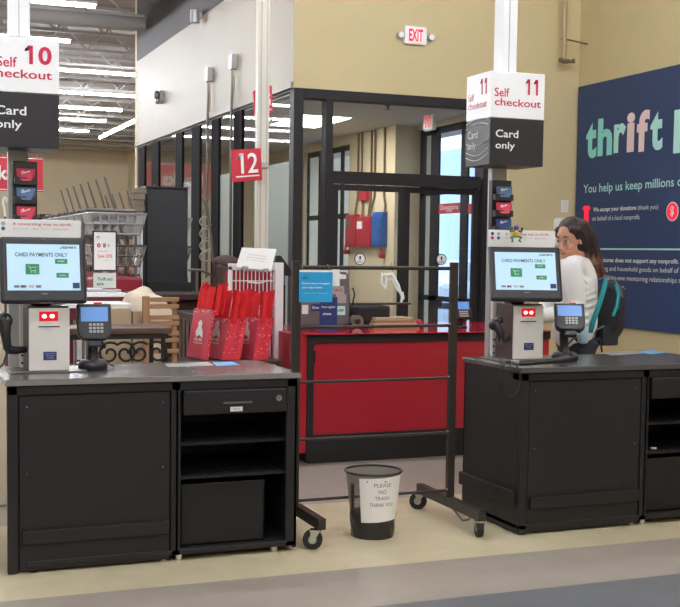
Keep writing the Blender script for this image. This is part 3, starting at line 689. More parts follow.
kiosk(2.74, (3.487, 5.9, 1.443), math.radians(-20), '11', 0)
def header(x0, x1, y, label):
    o = MB().box(x0, x1, y, y+.012, 1.592, 1.692).build('header_sign', 'paper', None, .003); tag(o, label, 'sign')
    w_ = x1-x0
    lettering('A rewarding way to thrift.', (x0+w_*.57, y-.0005, 1.668), w_*.66, .017, XR, ZU, 'inkred', o, .01)
    for k in range(3):
        MB().cyl((x0+w_*(.26+.22*k), y-.001, 1.645), (x0+w_*(.26+.22*k), y, 1.645), .003, 10).build('bullet', 'inkred', o)
        lettering(('earn points', 'get rewards', 'save more')[k], (x0+w_*(.35+.22*k), y-.0005, 1.645), w_*.14, .005, XR, ZU, 'inkgrey', o)
    for a, b_, m_ in ((.05, 1.67, 'darkblue'), (.05, 1.645, 'signred'), (.14, 1.67, 'clear'), (.14, 1.645, 'cardblue')):
        MB().cyl((x0+w_*a, y-.001, b_), (x0+w_*a, y, b_), .01, 16).build('round_icon', m_, o)
    return o
header(.53, .975, 6.07, 'white header sign with red lettering above the left screen')
header(3.335, 3.785, 6.07, 'white header sign with red lettering above the right screen')

# lane signs, posts, card racks
def lane(x0, num, side, full=True):
    dz = -.022 if num == '10' else 0.
    x1, y0, y1 = x0+.355, 6.0, 6.30; xc, yc = (x0+x1)/2, 6.15
    p_ = thing('sign_post', 'tall white post rising from behind the %s screen to the ceiling' % side, 'post', (xc, yc, CT))
    MB().box(xc-.05, xc+.05, yc-.04, yc+.06, 2.605, CEIL).build('post_tube', 'white', p_, .004)
    MB().box(xc-.05, xc+.05, yc+.045, yc+.1, CT, 2.06).build('post_tube', 'greymetal', p_, .004)
    MB().box(xc-.006, xc-.002, yc-.043, yc-.04, 2.605, CEIL).build('groove', 'greymetal', p_)
    t = thing('lane_sign', 'white and charcoal self checkout box sign above the %s kiosk' % side, 'sign', (xc, yc, 2.07))
    up_ = MB().box(x0, x1, y0, y1, 2.335+dz, 2.60+dz).build('white_panel', 'signwhite', t, .003)
    lo_ = MB().box(x0, x1, y0, y1, 2.065+dz, 2.333+dz).build('charcoal_panel', 'signdark', t, .003)
    w_ = x1-x0
    lettering('Self', (x0+w_*(.2 if num == '11' else .29), y0-.001, 2.48+dz), w_*.27, .05, XR, ZU, 'magenta', up_, .012)
    lettering('checkout', (x0+w_*(.5 if num == '11' else .47), y0-.001, 2.425+dz), w_*.86, .042, XR, ZU, 'magenta', up_, .012)
    number(num, (x0+w_*(.76 if num == '11' else .70), y0-.001, 2.52+dz), w_*(.3 if num == '11' else .42), .09, XR, ZU, 'magenta', up_, .03)
    lettering('Card', (x0+w_*(.31 if num == '11' else .34), y0-.001, 2.245+dz), w_*.42, .044, XR, ZU, 'inkwhite', lo_, .014)
    lettering('only', (x0+w_*(.28 if num == '11' else .31), y0-.001, 2.172+dz), w_*.36, .052, XR, ZU, 'inkwhite', lo_, .014)
    Rr = (0, -1, 0); xm = x0-.001
    lettering('Self', (xm, 6.24, 2.47), .07, .04, Rr, ZU, 'magenta', up_, .0); lettering('checkout', (xm, 6.16, 2.42), .23, .04, Rr, ZU, 'magenta', up_, .0)
    number(num, (xm, 6.085, 2.52), .1, .09, Rr, ZU, 'magenta', up_, .02)
    lettering('Card', (xm, 6.21, 2.25), .12, .045, Rr, ZU, 'inkwhite', lo_, .0); lettering('only', (xm, 6.22, 2.18), .1, .05, Rr, ZU, 'inkwhite', lo_, .0)
    B = MB()
    for zz, bow in ((2.315, .02), (2.285, .02), (2.2, -.02), (2.15, -.03), (2.12, -.03)):
        B.tube([(xm-.001, 6.29-.27*k/8, zz+bow*math.sin(math.pi*k/8)+.012*k/8) for k in range(9)], .0022, 6)
    B.build('white_line', 'inkwhite', lo_)
    # card rack on the post below
    r_ = thing('gift_card_rack', 'narrow black rack of gift card pockets above the %s kiosk' % side, 'card rack', (xc-.02, 6.1, 1.6))
    rx0, rx1 = (xc-.045, xc+.085) if num == '10' else (xc-.09, xc+.04)
    if num == '10': rx0, rx1 = .645, .765
    MB().box(rx0, rx1, 6.12, 6.16, 1.57, 1.985).build('rack_back', 'plastic', r_, .003)
    for k, zz in enumerate((1.915, 1.82, 1.725)):
        MB().box(rx0+.004, rx1-.004, 6.085, 6.12, zz-.05, zz-.012).build('card_pocket', 'plastic', r_, .003)
        cm = ('cardred', 'cardblue', 'cardred')[k] if num == '10' else ('cardblue', 'cardred', 'darkblue')[k]
        xx0, xx1 = rx0+.016, rx1-.012
        B = MB().prism([(xx0, 6.097, zz+.032), (xx1, 6.097, zz+.032), (xx1, 6.097, zz-.005), (xx1-.025, 6.083, zz-.03), (xx0+.025, 6.083, zz-.03), (xx0, 6.097, zz-.005)], (0, -.004, 0))
        o = B.build('gift_card', cm); tag(o, '%s gift card in the %s pocket of the %s card rack' % ({'cardred': 'red', 'cardblue': 'slate blue', 'darkblue': 'navy'}[cm], ('top', 'middle', 'bottom')[k], side), 'gift card')
        lettering('thrift', ((xx0+xx1)/2, 6.0925, zz+.014), .05, .018, XR, ZU, 'inkwhite', o, .02); lettering('gift card', ((xx0+xx1)/2, 6.0925, zz-.008), .045, .01, XR, ZU, 'inkwhite', o)
lane(.503, '10', 'left'); lane(3.29, '11', 'right')

# card terminals
def terminal(c, yaw, tilt, w_, label):
    c = Vector(c); t = thing('card_terminal', label, 'card terminal', (c.x, c.y, CT)); T = RZ(c, yaw) @ Matrix.Rotation(tilt, 4, 'X')
    h_ = .185
    bd = MB(T).prism([(-w_/2, 0, h_/2), (w_/2, 0, h_/2), (w_/2, 0, -h_*.2), (w_/2-.005, 0, -h_*.38), (w_/2-.03, 0, -h_/2), (-w_/2+.03, 0, -h_/2), (-w_/2+.005, 0, -h_*.38), (-w_/2, 0, -h_*.2)], (0, .045, 0)).build('terminal_body', 'plastic', t, .006)
    MB(T).box(-w_/2+.018, w_/2-.018, -.002, .001, .0, h_/2-.018).build('screen', 'screendim', bd)
    B = MB(T)
    for i in range(4):
        for j in range(3): B.box(-.028+i*.019, -.014+i*.019, -.004, 0, -.022-j*.018, -.010-j*.018)
    B.build('keypad', 'greymetal', bd)
    B = MB(T).box(.0, .04, .005, .03, h_/2, h_/2+.008); B.build('card_light', 'scanred', bd)
    MB(T).box(-.035, .035, .01, .04, -h_/2-.035, -h_/2).build('neck_bracket', 'plastic', t, .006)
    b0 = T @ Vector((0, .05, -.05))
    MB().tube([b0, (c.x, c.y+.06, 1.08), (c.x, c.y+.05, 1.0), (c.x, c.y+.05, CT+.04)], [.035, .028, .026, .034], 16).build('stand_pole', 'plastic', t)
    MB().lathe((c.x, c.y+.05, CT), [(0, 0), (.075, 0), (.075, .03), (.06, .05), (0, .052)], 28).build('stand_base', 'plastic', t)
    MB().tube([b0+Vector((.03, 0, -.02)), b0+Vector((.06, .01, -.08)), (c.x+.07, c.y+.06, 1.06), (c.x+.03, c.y+.1, 1.0), (c.x+.08, c.y+.12, CT+.03), (c.x+.12, c.y+.1, CT+.008)], .005, 8).build('cable', 'cable', t)
    return t
a = PY(94.5, 321, 6.0)
terminal((a.x, 6.0, 1.18), math.radians(-3), math.radians(-14), .172, 'black card terminal on a stand beside the left kiosk')
a = PY(570, 315, 5.86)
terminal((a.x, 5.86, 1.195), math.radians(-26), math.radians(-38), .175, 'black card terminal on a stand beside the right kiosk')

# hand scanners
def scanner(c, label, lying=False):
    c = Vector(c); t = thing('hand_scanner', label, 'barcode scanner', c)
    return t
sx, sy = .61, 6.0
t = thing('barcode_scanner', 'black handheld barcode scanner in a holder left of the left kiosk', 'scanner', (.62, 6.0, CT))
B = MB().ell((.585, 5.99, 1.19), (.042, .05, .042)); B.tube([(.585, 5.97, 1.18), (.59, 5.95, 1.12), (.6, 5.96, 1.05)], [.035, .024, .02], 14); B.build('scanner_body', 'plastic', t)
MB().ell((.605, 5.955, 1.19), (.02, .015, .03)).build('scanner_window', 'carglass', t)
MB().tube([(.6, 5.96, 1.05), (.64, 5.98, 1.04), (.70, 6.0, 1.045)], [.024, .02, .016], 10).build('holder_arm', 'plastic', t)
MB().tube([(.6, 5.965, 1.04), (.58, 5.95, .98), (.545, 5.9, .955), (.5, 5.9, 1.0)][:3]+[(.53, 5.88, .96), (.52, 5.9, .945)], .005, 8).build('cable', 'cable', t)
t = thing('barcode_scanner', 'black barcode scanner clipped on the left side of the right kiosk', 'scanner', (3.33, 5.99, CT))
B = MB().ell((3.345, 6.0, 1.14), (.035, .04, .035)); B.tube([(3.34, 5.98, 1.15), (3.36, 5.95, 1.09), (3.37, 5.96, 1.05)], [.028, .022, .02], 14); B.ell((3.375, 6.0, 1.165), (.022, .03, .022)); B.build('scanner_body', 'plastic', t)
MB().tube([(3.35, 5.96, 1.05), (3.4, 5.98, 1.06), (3.45, 6.0, 1.065)], [.026, .02, .016], 10).build('holder_arm', 'steel', t)
a = PZ(520, 362, CT+.03); b_ = PZ(552, 357, CT+.03)
t = thing('wand_scanner', 'black wand scanner lying at the foot of the right kiosk with looped cord', 'scanner', (a.x, a.y, CT))
b_ = Vector((b_.x, a.y+.03, CT+.035)); a.z = CT+.018
MB().tube([a, a.lerp(b_, .5), b_-Vector((.03, 0, 0)), b_+Vector((.03, 0, .015))], [.011, .014, .02, .026], 12).build('scanner_body', 'plastic', t)
MB().ell(b_+Vector((.0, .0, .02)), (.02, .02, .02)).build('trigger_head', 'rubber', t)
loop = [a, PZ(512, 363, CT+.012)]
for k in range(11):
    th2 = -math.pi/2+.35+2*math.pi*k/11*.93
    loop.append(PY(510+10.5*math.cos(math.pi-th2)*1., 379-18*math.sin(-th2), RY0-.02))
loop.append(PZ(507, 362.5, CT+.012)); loop.append(PZ(500, 360, CT+.012))
MB().tube(loop[:1]+loop[1:], .0045, 8).build('cable', 'cable', t)
o = PZ(516.5, 364, CT+.001); MB().box(o.x-.02, o.x+.015, o.y-.01, o.y+.03, CT+.001, CT+.022).build('cable_clip', 'greymetal', t, .003)
# toy figure on the right screen
t = thing('toy_frog', 'small colourful jointed toy figure perched on top of the right screen', 'toy', (3.45, 6.0, 1.6))
c = PY(516, 233, 5.96)
MB().ell(c, (.018, .014, .026)).build('toy_body', 'frogy', t); MB().ell(c+Vector((-.002, -.004, .03)), (.017, .014, .014)).build('toy_head', 'frogb', t)
for s_ in (-1, 1):
    MB().tube([c+Vector((s_*.01, 0, .015)), c+Vector((s_*.034, 0, .006)), c+Vector((s_*.04, 0, .03))], [.007, .006, .008], 8).build('toy_arm', 'amber' if s_ > 0 else 'frogg', t)
    MB().tube([c+Vector((s_*.01, 0, -.018)), c+Vector((s_*.034, -.004, -.024)), c+Vector((s_*.02, 0, -.046)), c+Vector((s_*.03, -.01, -.05))], [.009, .008, .006, .006], 8).build('toy_leg', 'frogg', t)

# ------------------------------------------------------------------ rolling rack
t = thing('rolling_rack', 'black metal rolling garment rack between the two counters', 'garment rack', (2.6, 5.97, 0))
XL, XRr, YP = 2.108, 3.058, 5.97
for xx, yy0, yy1, zz in ((XL, 5.62, 6.3, .135), (XRr, 5.57, 6.37, .125)):
    MB().box(xx-.025 if xx < 2.5 else xx-.022, xx+.025, YP-.014, YP+.014, zz, 1.5).build('upright_post', 'rackblack', t, .003)
    bo = .035 if xx < 2.5 else 0.
    MB().box(xx-.022+bo, xx+.022+bo, yy0, yy1, zz-.03, zz+.03).build('base_bar', 'rackblack', t, .004)
    for yy, an in ((yy0+.03, 1.15 if xx < 2.5 else -.25), (yy1-.03, .9)):
        Tc = RZ(Vector((xx+bo-(.02 if an > 1 else 0), yy, 0)), an)
        ca = MB(Tc).cyl((-.016, .02, .052), (.016, .02, .052), .052, 28, 0); ca.cyl((-.018, .02, .052), (.018, .02, .052), .022, 12, 1)
        ca = ca.build('caster', ['rubber', 'greymetal'], t)
        B = MB(Tc)
        for s_ in (-1, 1): B.prism([(s_*.022, -.02, zz-.034), (s_*.022, .03, zz-.034), (s_*.022, .032, .045), (s_*.022, .012, .045)], (s_*.003, 0, 0))
        B.box(-.026, .026, -.028, .034, zz-.038, zz-.03); B.cyl((-.026, .02, .052), (.026, .02, .052), .007, 8); B.build('caster_fork', 'chrome', ca)
for zz in (1.465, 1.14, .84, .525, .19):
    MB().cyl((XL, YP, zz), (XRr, YP, zz), .0085 if zz < 1.4 else .011, 10).build('rail', 'rackblack', t)
    if zz < 1.4: MB().cyl((XRr-.026, YP-.016, zz+.01), (XRr-.026, YP+.0, zz+.01), .007, 8).build('bolt', 'chrome', t)
MB().tube([(XRr, 5.95, .1), (XRr, 5.8, .05), (XRr+.02, 5.77, .06), (XRr+.02, 5.72, .1)], .006, 8).build('kickstand', 'steel', t)
# hanging sign and hanger
t = thing('hanging_sign', 'bright blue sign with white text hung on the rolling rack', 'sign', (2.2, 5.95, 1.3))
a, b_ = PY(299, 272, 5.95), PY(332, 302, 5.95)
bs = MB().box(a.x, b_.x, 5.945, 5.95, b_.z, a.z).build('sign_board', 'bluesign', t)
cx = (a.x+b_.x)/2
lettering('Please place hangers', (cx, 5.9445, b_.z+(a.z-b_.z)*.62), (b_.x-a.x)*.85, .012, XR, ZU, 'inkwhite', bs, .015); lettering('and clips here.', (cx-.02, 5.9445, b_.z+(a.z-b_.z)*.48), (b_.x-a.x)*.6, .012, XR, ZU, 'inkwhite', bs, .015)
lettering('Thank you for helping us', (cx, 5.9445, b_.z+(a.z-b_.z)*.3), (b_.x-a.x)*.7, .005, XR, ZU, 'inkwhite', bs)
MB().tube([(a.x+.02, 5.944, a.z-.035), (a.x+.035, 5.944, a.z-.02), (a.x+.05, 5.944, a.z-.035), (a.x+.02, 5.944, a.z-.035)], .0012, 6).build('hanger_icon', 'inkblack', bs)
MB().box(a.x+.002, b_.x-.004, 5.946, 5.95, a.z, 1.45).build('paper_strip', 'paper', t)
B = MB(); [B.tube([(xx, 5.947, 1.44), (xx, 5.955, 1.475), (xx, 5.975, 1.482), (xx, 5.985, 1.465)], .002, 6) for xx in (a.x+.02, b_.x-.02)]; B.build('hook', 'steel', t)
MB().box(b_.x-.0, b_.x+.045, 5.955, 5.96, 1.365, 1.455).build('paper_strip', 'paper', t)
t = thing('clip_hanger', 'white plastic clip hanger dangling from the top rail of the rack', 'hanger', PY(393, 268, 5.97))
h0 = PY(395, 262, 5.97)
pl = lambda a, b_: PY(a, b_, 5.965)
MB().tube([pl(390.5, 266), pl(391.5, 263), pl(394, 262.5), pl(395.5, 265.5), pl(393.5, 269), pl(392, 273)], .0028, 8).build('hook', 'chrome', t)
MB().tube([pl(383, 275), pl(392, 274), pl(398, 285), pl(402, 297)], [.007, .010, .010, .007], 8).build('hanger_bar', 'white', t)
MB().tube([pl(386, 280), pl(392, 279), pl(397, 289), pl(399, 292)], .005, 8).build('hanger_bar', 'white', t)
for pts in ([(382, 272), (381.5, 282), (385.5, 289)], [(385, 273), (386.5, 280), (385.5, 289)], [(399.5, 290), (402, 296), (401, 302)], [(402.5, 292), (403.5, 298), (401, 302)]):
    MB().tube([pl(*q) for q in pts], [.006, .007, .005], 8).build('clip', 'white', t)
# stray second rack base at the left edge
t = thing('rolling_rack', 'black rack base with caster at the far left behind the left counter', 'garment rack', (.45, 6.1, 0))
MB().box(.44, .49, 5.7, 6.6, .12, .18).build('base_bar', 'rackblack', t, .004); MB().box(.44, .48, 6.1, 6.14, .18, 1.1).build('upright_post', 'rackblack', t, .003)
for yy in (5.76, 6.55):
    MB().cyl((.45, yy, .045), (.48, yy, .045), .045, 20).build('caster', 'rubber', t)
    MB().box(.44, .49, yy-.02, yy+.02, .06, .12).build('caster_fork', 'chrome', t)
MB().cyl((-.4, 6.12, .5), (.46, 6.12, .5), .009, 10).build('rail', 'rackblack', t)

# ------------------------------------------------------------------ trash can
cc = (2.52, 5.835, 0); t = thing('trash_can', 'smoky plastic trash can with a handwritten please no trash note', 'trash can', cc)
MB().lathe(cc, [(.114, .0), (.119, .12), (.123, .13)], 40).build('dark_lower_band', 'canblack', t)
MB().lathe(cc, [(0, .012), (.112, .012), (.151, .35), (.153, .36)], 40).build('can_wall', 'mesh', t)
b = MB(); pts = [(cc[0]+.155*math.cos(a_*math.pi/20), cc[1]+.155*math.sin(a_*math.pi/20), .36) for a_ in range(41)]; b.tube(pts, .0065, 8, caps=False); b.build('rim', 'plastic', t)
b = MB(); b.grid(lambda u, v: (cc[0]+(.115+.012*v+.0035*math.sin(u*60+v*9))*math.cos(2*math.pi*u), cc[1]+(.115+.012*v+.0035*math.sin(u*60+v*9))*math.sin(2*math.pi*u), .002+.13*v), 80, 6); b.build('bag_liner', 'canblack', t)
a0 = math.atan2(-cc[1], -cc[0]); 
def cs(a_, z, off=.004): r_ = .112+.039*(z-.012)/.338+off; return (cc[0]+r_*math.cos(a_), cc[1]+r_*math.sin(a_), z)
nb = MB(); nb.grid(lambda u, v: cs(a0-.5+1.75*u, .095+.245*v+.012*u, .006), 16, 4)
nt_ = nb.build('paper_note', 'paper', t)
for k, (tx, ww) in enumerate((('PLEASE', .088), ('NO', .042), ('TRASH', .08), ('THANK YOU', .135))):
    am = a0+.36; c = Vector(cs(am, .305-.036*k, .013)); rr = Vector((-math.sin(am), math.cos(am), 0))
    # bend the letters round the can
    o = lettering(tx, c, ww, .02, rr, ZU, 'inkblack', nt_, -.005)
    for v in o.data.vertices:
        w_ = Vector(v.co)+ORG[o.name]; s_ = (w_-c).dot(rr); p_ = Vector(cs(am+s_/.14, w_.z, .0068)); v.co = p_-ORG[o.name]
for da in (-.2, .45): MB().ell(cs(a0+da, .325, .007), .004, 8, 6).build('pin', 'inkblack', nt_)
MB().box(cc[0]-.142, cc[0]-.13, cc[1]-.05, cc[1]-.02, .16, .3).build('side_grip', 'plastic', t, .003)

# ------------------------------------------------------------------ red counter
RYY = 7.97
t = thing('service_counter', 'long red laminate counter with black trim behind the rack', 'counter', (3.8, 8.4, 0))
XA, XB, YB = 2.93, 4.95, 9.05
MB().box(XA, XB, RYY+.02, YB, .2, .93).build('counter_body', 'red', t, .003)
MB().box(XA-.06, XB, RYY-.04, YB, .948, .956).build('counter_top', 'redtop', t, .002)
MB().box(XA-.02, XB, RYY, RYY+.03, .885, .947).build('black_trim', 'frame', t, .004)
MB().box(XA-.02, XA+.03, RYY, RYY+.03, .02, .885).build('black_trim', 'frame', t, .004)
MB().box(XA-.09, XA-.021, RYY+.01, YB, .08, .947).build('end_panel', 'red', t, .003)
MB().box(XA-.0, XB, RYY+.005, YB, .0, .21).build('kick_base', 'rubber', t, .003)
a, b_ = PY(308, 351, RYY), PY(313.5, 363, RYY); MB().box(XA+.03, b_.x+.01, RYY-.012, RYY+.02, b_.z, a.z).build('hinge', 'frame', t, .003)
ZT = .956
# grey notice board on the counter
t = thing('notice_board', 'grey board with taped papers standing on the red counter', 'board', (3.0, 8.3, ZT))
a, b_ = PY(301, 268, 8.5), PY(349, 324, 8.5)
gb = MB().box(a.x-.02, b_.x, 8.5, 8.53, ZT, a.z).build('board', 'grey', t, .003)
MB().box(a.x-.02, b_.x+.08, 8.48, 8.56, ZT, ZT+.03).build('board_foot', 'frame', t)
for (x0, y0, x1, y1, m_, tx) in ((302, 270, 348, 274, 'paper', ''), (333, 272, 346, 279, 'paper', ''), (302, 305, 308, 314, 'paper', ''), (332, 286, 344, 294, 'clear', 'SALE'), (311, 304, 320, 311, 'darkblue', 'Don'), (336, 306, 345, 315, 'mint', 'OFF'), (336, 294, 346, 303, 'clear', '')):
    a, b_ = PY(x0, y0, 8.498), PY(x1, y1, 8.498)
    o = MB().box(a.x, b_.x, 8.495, 8.499, b_.z, a.z).build('taped_paper', m_, gb)
    if tx: lettering(tx, ((a.x+b_.x)/2, 8.4948, (a.z+b_.z)/2), (b_.x-a.x)*.7, .02, XR, ZU, 'inkred' if tx == 'SALE' else 'inkblack' if m_ == 'mint' else 'inkwhite', o, .02)
a, b_ = PY(320, 297, 8.2), PY(337, 329, 8.2)
ns = thing('counter_sign', 'dark blue next register please sign standing on the red counter', 'sign', ((a.x+b_.x)/2, 8.2, ZT))
o = MB().box(a.x, b_.x, 8.2, 8.205, ZT, a.z).build('sign_panel', 'darkblue', ns); MB().box(a.x, b_.x, 8.205, 8.27, ZT, ZT+.005).build('sign_foot', 'darkblue', ns)
lettering('Next register', ((a.x+b_.x)/2, 8.1995, ZT+(a.z-ZT)*.7), (b_.x-a.x)*.8, .022, XR, ZU, 'inkwhite', o, .015); lettering('please.', ((a.x+b_.x)/2-.01, 8.1995, ZT+(a.z-ZT)*.5), (b_.x-a.x)*.5, .024, XR, ZU, 'inkwhite', o, .015)
# black tray / clutter on the counter
a, b_ = PY(352, 318, 8.55), PY(380, 309, 8.55)
t = thing('tape_dispenser', 'black machine with chrome roller on the red counter', 'machine', (a.x, 8.5, ZT))
MB().box(a.x-.0, b_.x+.05, 8.45, 8.75, ZT+.04, b_.z+.03).build('machine_body', 'rubber', t, .02); MB().box(a.x, b_.x, 8.46, 8.74, ZT, ZT+.05).build('machine_foot', 'rubber', t)
q = PY(356, 320, 8.43); MB().cyl((q.x, 8.4, ZT+.055), (q.x, 8.46, ZT+.055), .053, 24).build('roller', 'chrome', t); MB().cyl((q.x, 8.39, ZT+.055), (q.x, 8.4, ZT+.055), .02, 16).build('roller_hub', 'rubber', t)
MB().box(a.x+.02, b_.x+.3, 8.6, 8.7, b_.z+.03, b_.z+.045).build('machine_lid', 'darkwood', t, .004)
a, b_ = PY(371, 322, 8.4), PY(417, 311, 8.4)
t = thing('cardboard_stack', 'flat brown cardboard stack lying on the red counter', 'cardboard', ((a.x+b_.x)/2, 8.5, ZT))
for k in range(4): MB().box(a.x+.01*k, b_.x-.015*k, 8.35+.01*k, 8.58, ZT+.022*k, ZT+.02+.022*k).build('cardboard_sheet', 'box' if k % 2 else 'tanwood', t, .002)
q = PY(419, 321, 8.4); tag(MB().ell((q.x, 8.4, ZT+.035), (.03, .03, .035)).build('red_ball', 'boxred'), 'small round red object beside the cardboard on the counter', 'ball')
a, b_ = PY(349, 288, 8.6), PY(354, 310, 8.6)
t = thing('hand_stamp', 'black looped handle standing beside the grey board', 'tool', (a.x, 8.6, ZT)); MB().tube([(a.x, 8.58, b_.z), (a.x-.01, 8.58, a.z-.02), (a.x+.025, 8.58, a.z), (a.x+.04, 8.58, a.z-.05), (a.x+.02, 8.58, b_.z+.03)], .007, 8).build('loop_handle', 'rubber', t); MB().box(a.x-.02, a.x+.04, 8.56, 8.6, ZT, b_.z).build('stamp_base', 'rubber', t, .004)
# register terminal on the red counter right
q = PY(464, 308, 8.3); t = thing('card_terminal', 'small black card terminal on the red counter behind the rack post', 'card terminal', (q.x, 8.35, ZT)); T = RZ(Vector((q.x, 8.3, q.z)), 0) @ Matrix.Rotation(-.3, 4, 'X')
bd = MB(T).box(-.07, .07, 0, .04, -.09, .06).build('terminal_body', 'plastic', t, .01); MB(T).box(-.055, .045, -.002, .0, -.01, .05).build('screen', 'screendim', bd); B = MB(T); [B.box(-.045+.02*i, -.03+.02*i, -.003, 0, -.035-.018*j, -.023-.018*j) for i in range(4) for j in range(3)]; B.build('keypad', 'greymetal', bd)
MB().tube([(q.x, 8.35, q.z), (q.x, 8.37, ZT)], .025, 12).build('stand_pole', 'plastic', t); MB().lathe((q.x, 8.37, ZT), [(0, 0), (.06, 0), (.06, .015), (0, .02)]).build('stand_base', 'plastic', t)

# ------------------------------------------------------------------ tote bags, display rack, register 12
t = thing('wire_display_rack', 'white wire display rack behind the red tote bags', 'display rack', (2.45, 8.5, 0))
a, b_ = PY(227, 266, 8.5), PY(281, 372, 8.5)
x0, x1, zt_ = a.x, b_.x, a.z
B = MB(); B.box(x0, x0+.03, 8.45, 8.48, 0, zt_); B.box(x1-.075, x1-.01, 8.43, 8.5, 0, zt_+.03); B.box(x0, x1-.03, 8.45, 8.48, zt_-.03, zt_+.02); B.box(x0, x1, 8.45, 8.48, .1, .13); B.build('rack_frame', 'white', t, .003)
B = MB(); [B.cyl((x0+.03+(x1-x0-.1)*k/11, 8.465, .12), (x0+.03+(x1-x0-.1)*k/11, 8.465, zt_-.01), .0045, 6) for k in range(12)]
[B.cyl((x0, 8.465, zz), (x1-.05, 8.465, zz), .004, 6) for zz in (zt_-.11, zt_-.3, zt_-.5)]; B.build('wire_grid', 'white', t)
MB().box(x0+.02, x1-.06, 8.6, 8.62, .1, zt_-.04).build('red_backing', 'red', t)
B = MB(); [B.tube([(x0+.16+.0, 8.46, zt_-.12-.0), (x0+.16, 8.2, zt_-.12), (x0+.2, 8.15, zt_-.1)], .006, 8)]; B.build('hook_arm', 'white', t)
zb = PY(205, 360, 8.0).z
proto = None
def tote(px, w_, lean, label, far=.34, hgt=.35):
    c = PY(px, 360, 8.0); x0 = c.x; z0 = c.z; zm = z0+hgt; y0, y1 = 8.0, 8.0+far
    t = thing('tote_bag', label, 'tote bag', (x0+w_/2, 8.1, z0), 'red tote bags hung in a row')
    L_ = lambda x_, y_, z_: (x_+lean*(z_-z0)-.14*(y_-y0), y_, z_)
    fr = MB().prism([L_(x0, y0, z0), L_(x0, y1, z0), L_(x0, y1, zm), L_(x0, y0, zm)], (.004, 0, 0)).build('front_panel', 'bagfront', t)
    B = MB(); n = 10
    B.grid(lambda u, v: L_(x0+.004+w_*u, y0+.02*math.sin(3.14*u*3)*v*.6, z0+(zm-z0)*v), 12, 6)
    B.grid(lambda u, v: L_(x0+w_, y0+far*u, z0+(zm-z0)*v), 2, 4); B.grid(lambda u, v: L_(x0+w_*u, y1, z0+(zm-z0)*v), 2, 4); B.grid(lambda u, v: L_(x0+w_*u, y0+far*v, z0), 2, 2)
    B.build('side_gusset', 'bagred', t)
    # crumpled upper part with handles
    zh = z0+.53 if hgt > .3 else z0+.49
    wh = max(w_, .09); B = MB()
    for k, (yy, xx) in enumerate(((y0+.01, .2), (y1-.05, .8))):
        B.grid(lambda u, v: L_(x0+wh*(.05+.9*u)+.012*math.sin(u*19+k), yy+.06*u*k+.02*math.sin(u*14+3*k), zm-.03+(zh-zm+.03)*v+.01*math.sin(u*11+k)), 22, 4)
    B.grid(lambda u, v: L_(x0+.01+.012*math.sin(u*16), y0+far*.12+far*.8*u, zm-.03+(zh-zm)*v+.015*math.sin(u*9)), 20, 4)
    B.build('handle', 'baghandle', t)
    Rr = (.14, -1, 0); xc = x0-.002; ym = (y0+y1)/2
    lm = lambda y_, z_: L_(x0-.004, y_, z_)
    fg = [(-.03, -.04), (-.04, 0), (-.02, .03), (-.025, .06), (0, .075), (.02, .06), (.018, .03), (.04, .0), (.045, -.04), (.01, -.02)]
    MB().prism([lm(ym-a*1.6, z0+.19+b*1.1) for a, b in fg], (-.001, 0, 0)).build('white_print', 'inkwhite', fr)
    lettering('thrift', lm(ym, z0+.135), .15, .022, Rr, (lean, 0, 1), 'inkwhite', fr, .03); lettering('is good', lm(ym, z0+.11), .15, .018, Rr, (lean, 0, 1), 'inkwhite', fr, .03)
    B = MB(); random.seed(int(px))
    for k in range(34):
        u, v = random.random(), random.random()**.6
        q = Vector(L_(x0+w_*u, y0-.008+.012*math.sin(3.14*u*3)*v*0, z0+.02+(zm-z0-.02)*v)); q.y = min(q.y, y0-.004)
        B.box(q.x-.0018, q.x+.0018, q.y-.0, q.y+.006, q.z-.002, q.z+.002)
    for k in range(16):
        y_ = y0+far*random.random(); q = Vector(lm(y_, zm-.03*random.random())); B.box(q.x-.001, q.x+.001, y_-.006, y_+.006, q.z-.004, q.z+.004)
    B.build('white_speckle', 'inkwhite', t)
    return t
tote(205, .02, .16, 'red tote bag with white print, leftmost in the row')
tote(222, .13, .17, 'red tote bag with white print, second from left with wide speckled side', hgt=.29)
tote(253, .11, .13, 'red tote bag with white print, rightmost against the white rack', hgt=.3)
# bag stand board underneath (they stand on a low shelf)
z0 = PY(222, 361, 8.0).z
t = thing('bag_stand', 'low dark shelf that carries the red tote bags', 'shelf', (2.35, 8.15, 0)); MB().box(1.98, 2.72, 7.96, 8.4, z0-.03, z0-.004).build('shelf_board', 'darkwood', t)
for xx in (2.0, 2.69):
    for yy in (8.0, 8.36): MB().box(xx-.015, xx+.015, yy-.015, yy+.015, 0, z0-.03).build('leg', 'darkwood', t)
# paper sheet on the rack
pts = [PY(236, 267, 8.42), PY(242, 247.5, 8.5), PY(276.5, 249, 8.5), PY(271, 271, 8.42)]
t = thing('paper_sheet', 'white printed sheet leaning on top of the white wire rack', 'paper', pts[0])
ps = MB().prism(pts, (0, .003, 0)).build('sheet', 'paper', t); r_ = (pts[3]-pts[0]).normalized(); u_ = (pts[1]-pts[0]).normalized()
cc_ = sum(pts, Vector())/4
for k, tx in enumerate(('Store hours and notice', 'Please see a team member', 'for all of your returns')): lettering(tx, cc_-Vector((0, .002, 0))+u_*(.03-.025*k), .15, .01, r_, u_, 'inkgrey', ps)
for k in (.25, .85): q = pts[0].lerp(pts[3], k); MB().box(q.x-.02, q.x+.02, q.y-.02, q.y+.02, q.z-.012, q.z+.015).build('binder_clip', 'greymetal', t, .003)
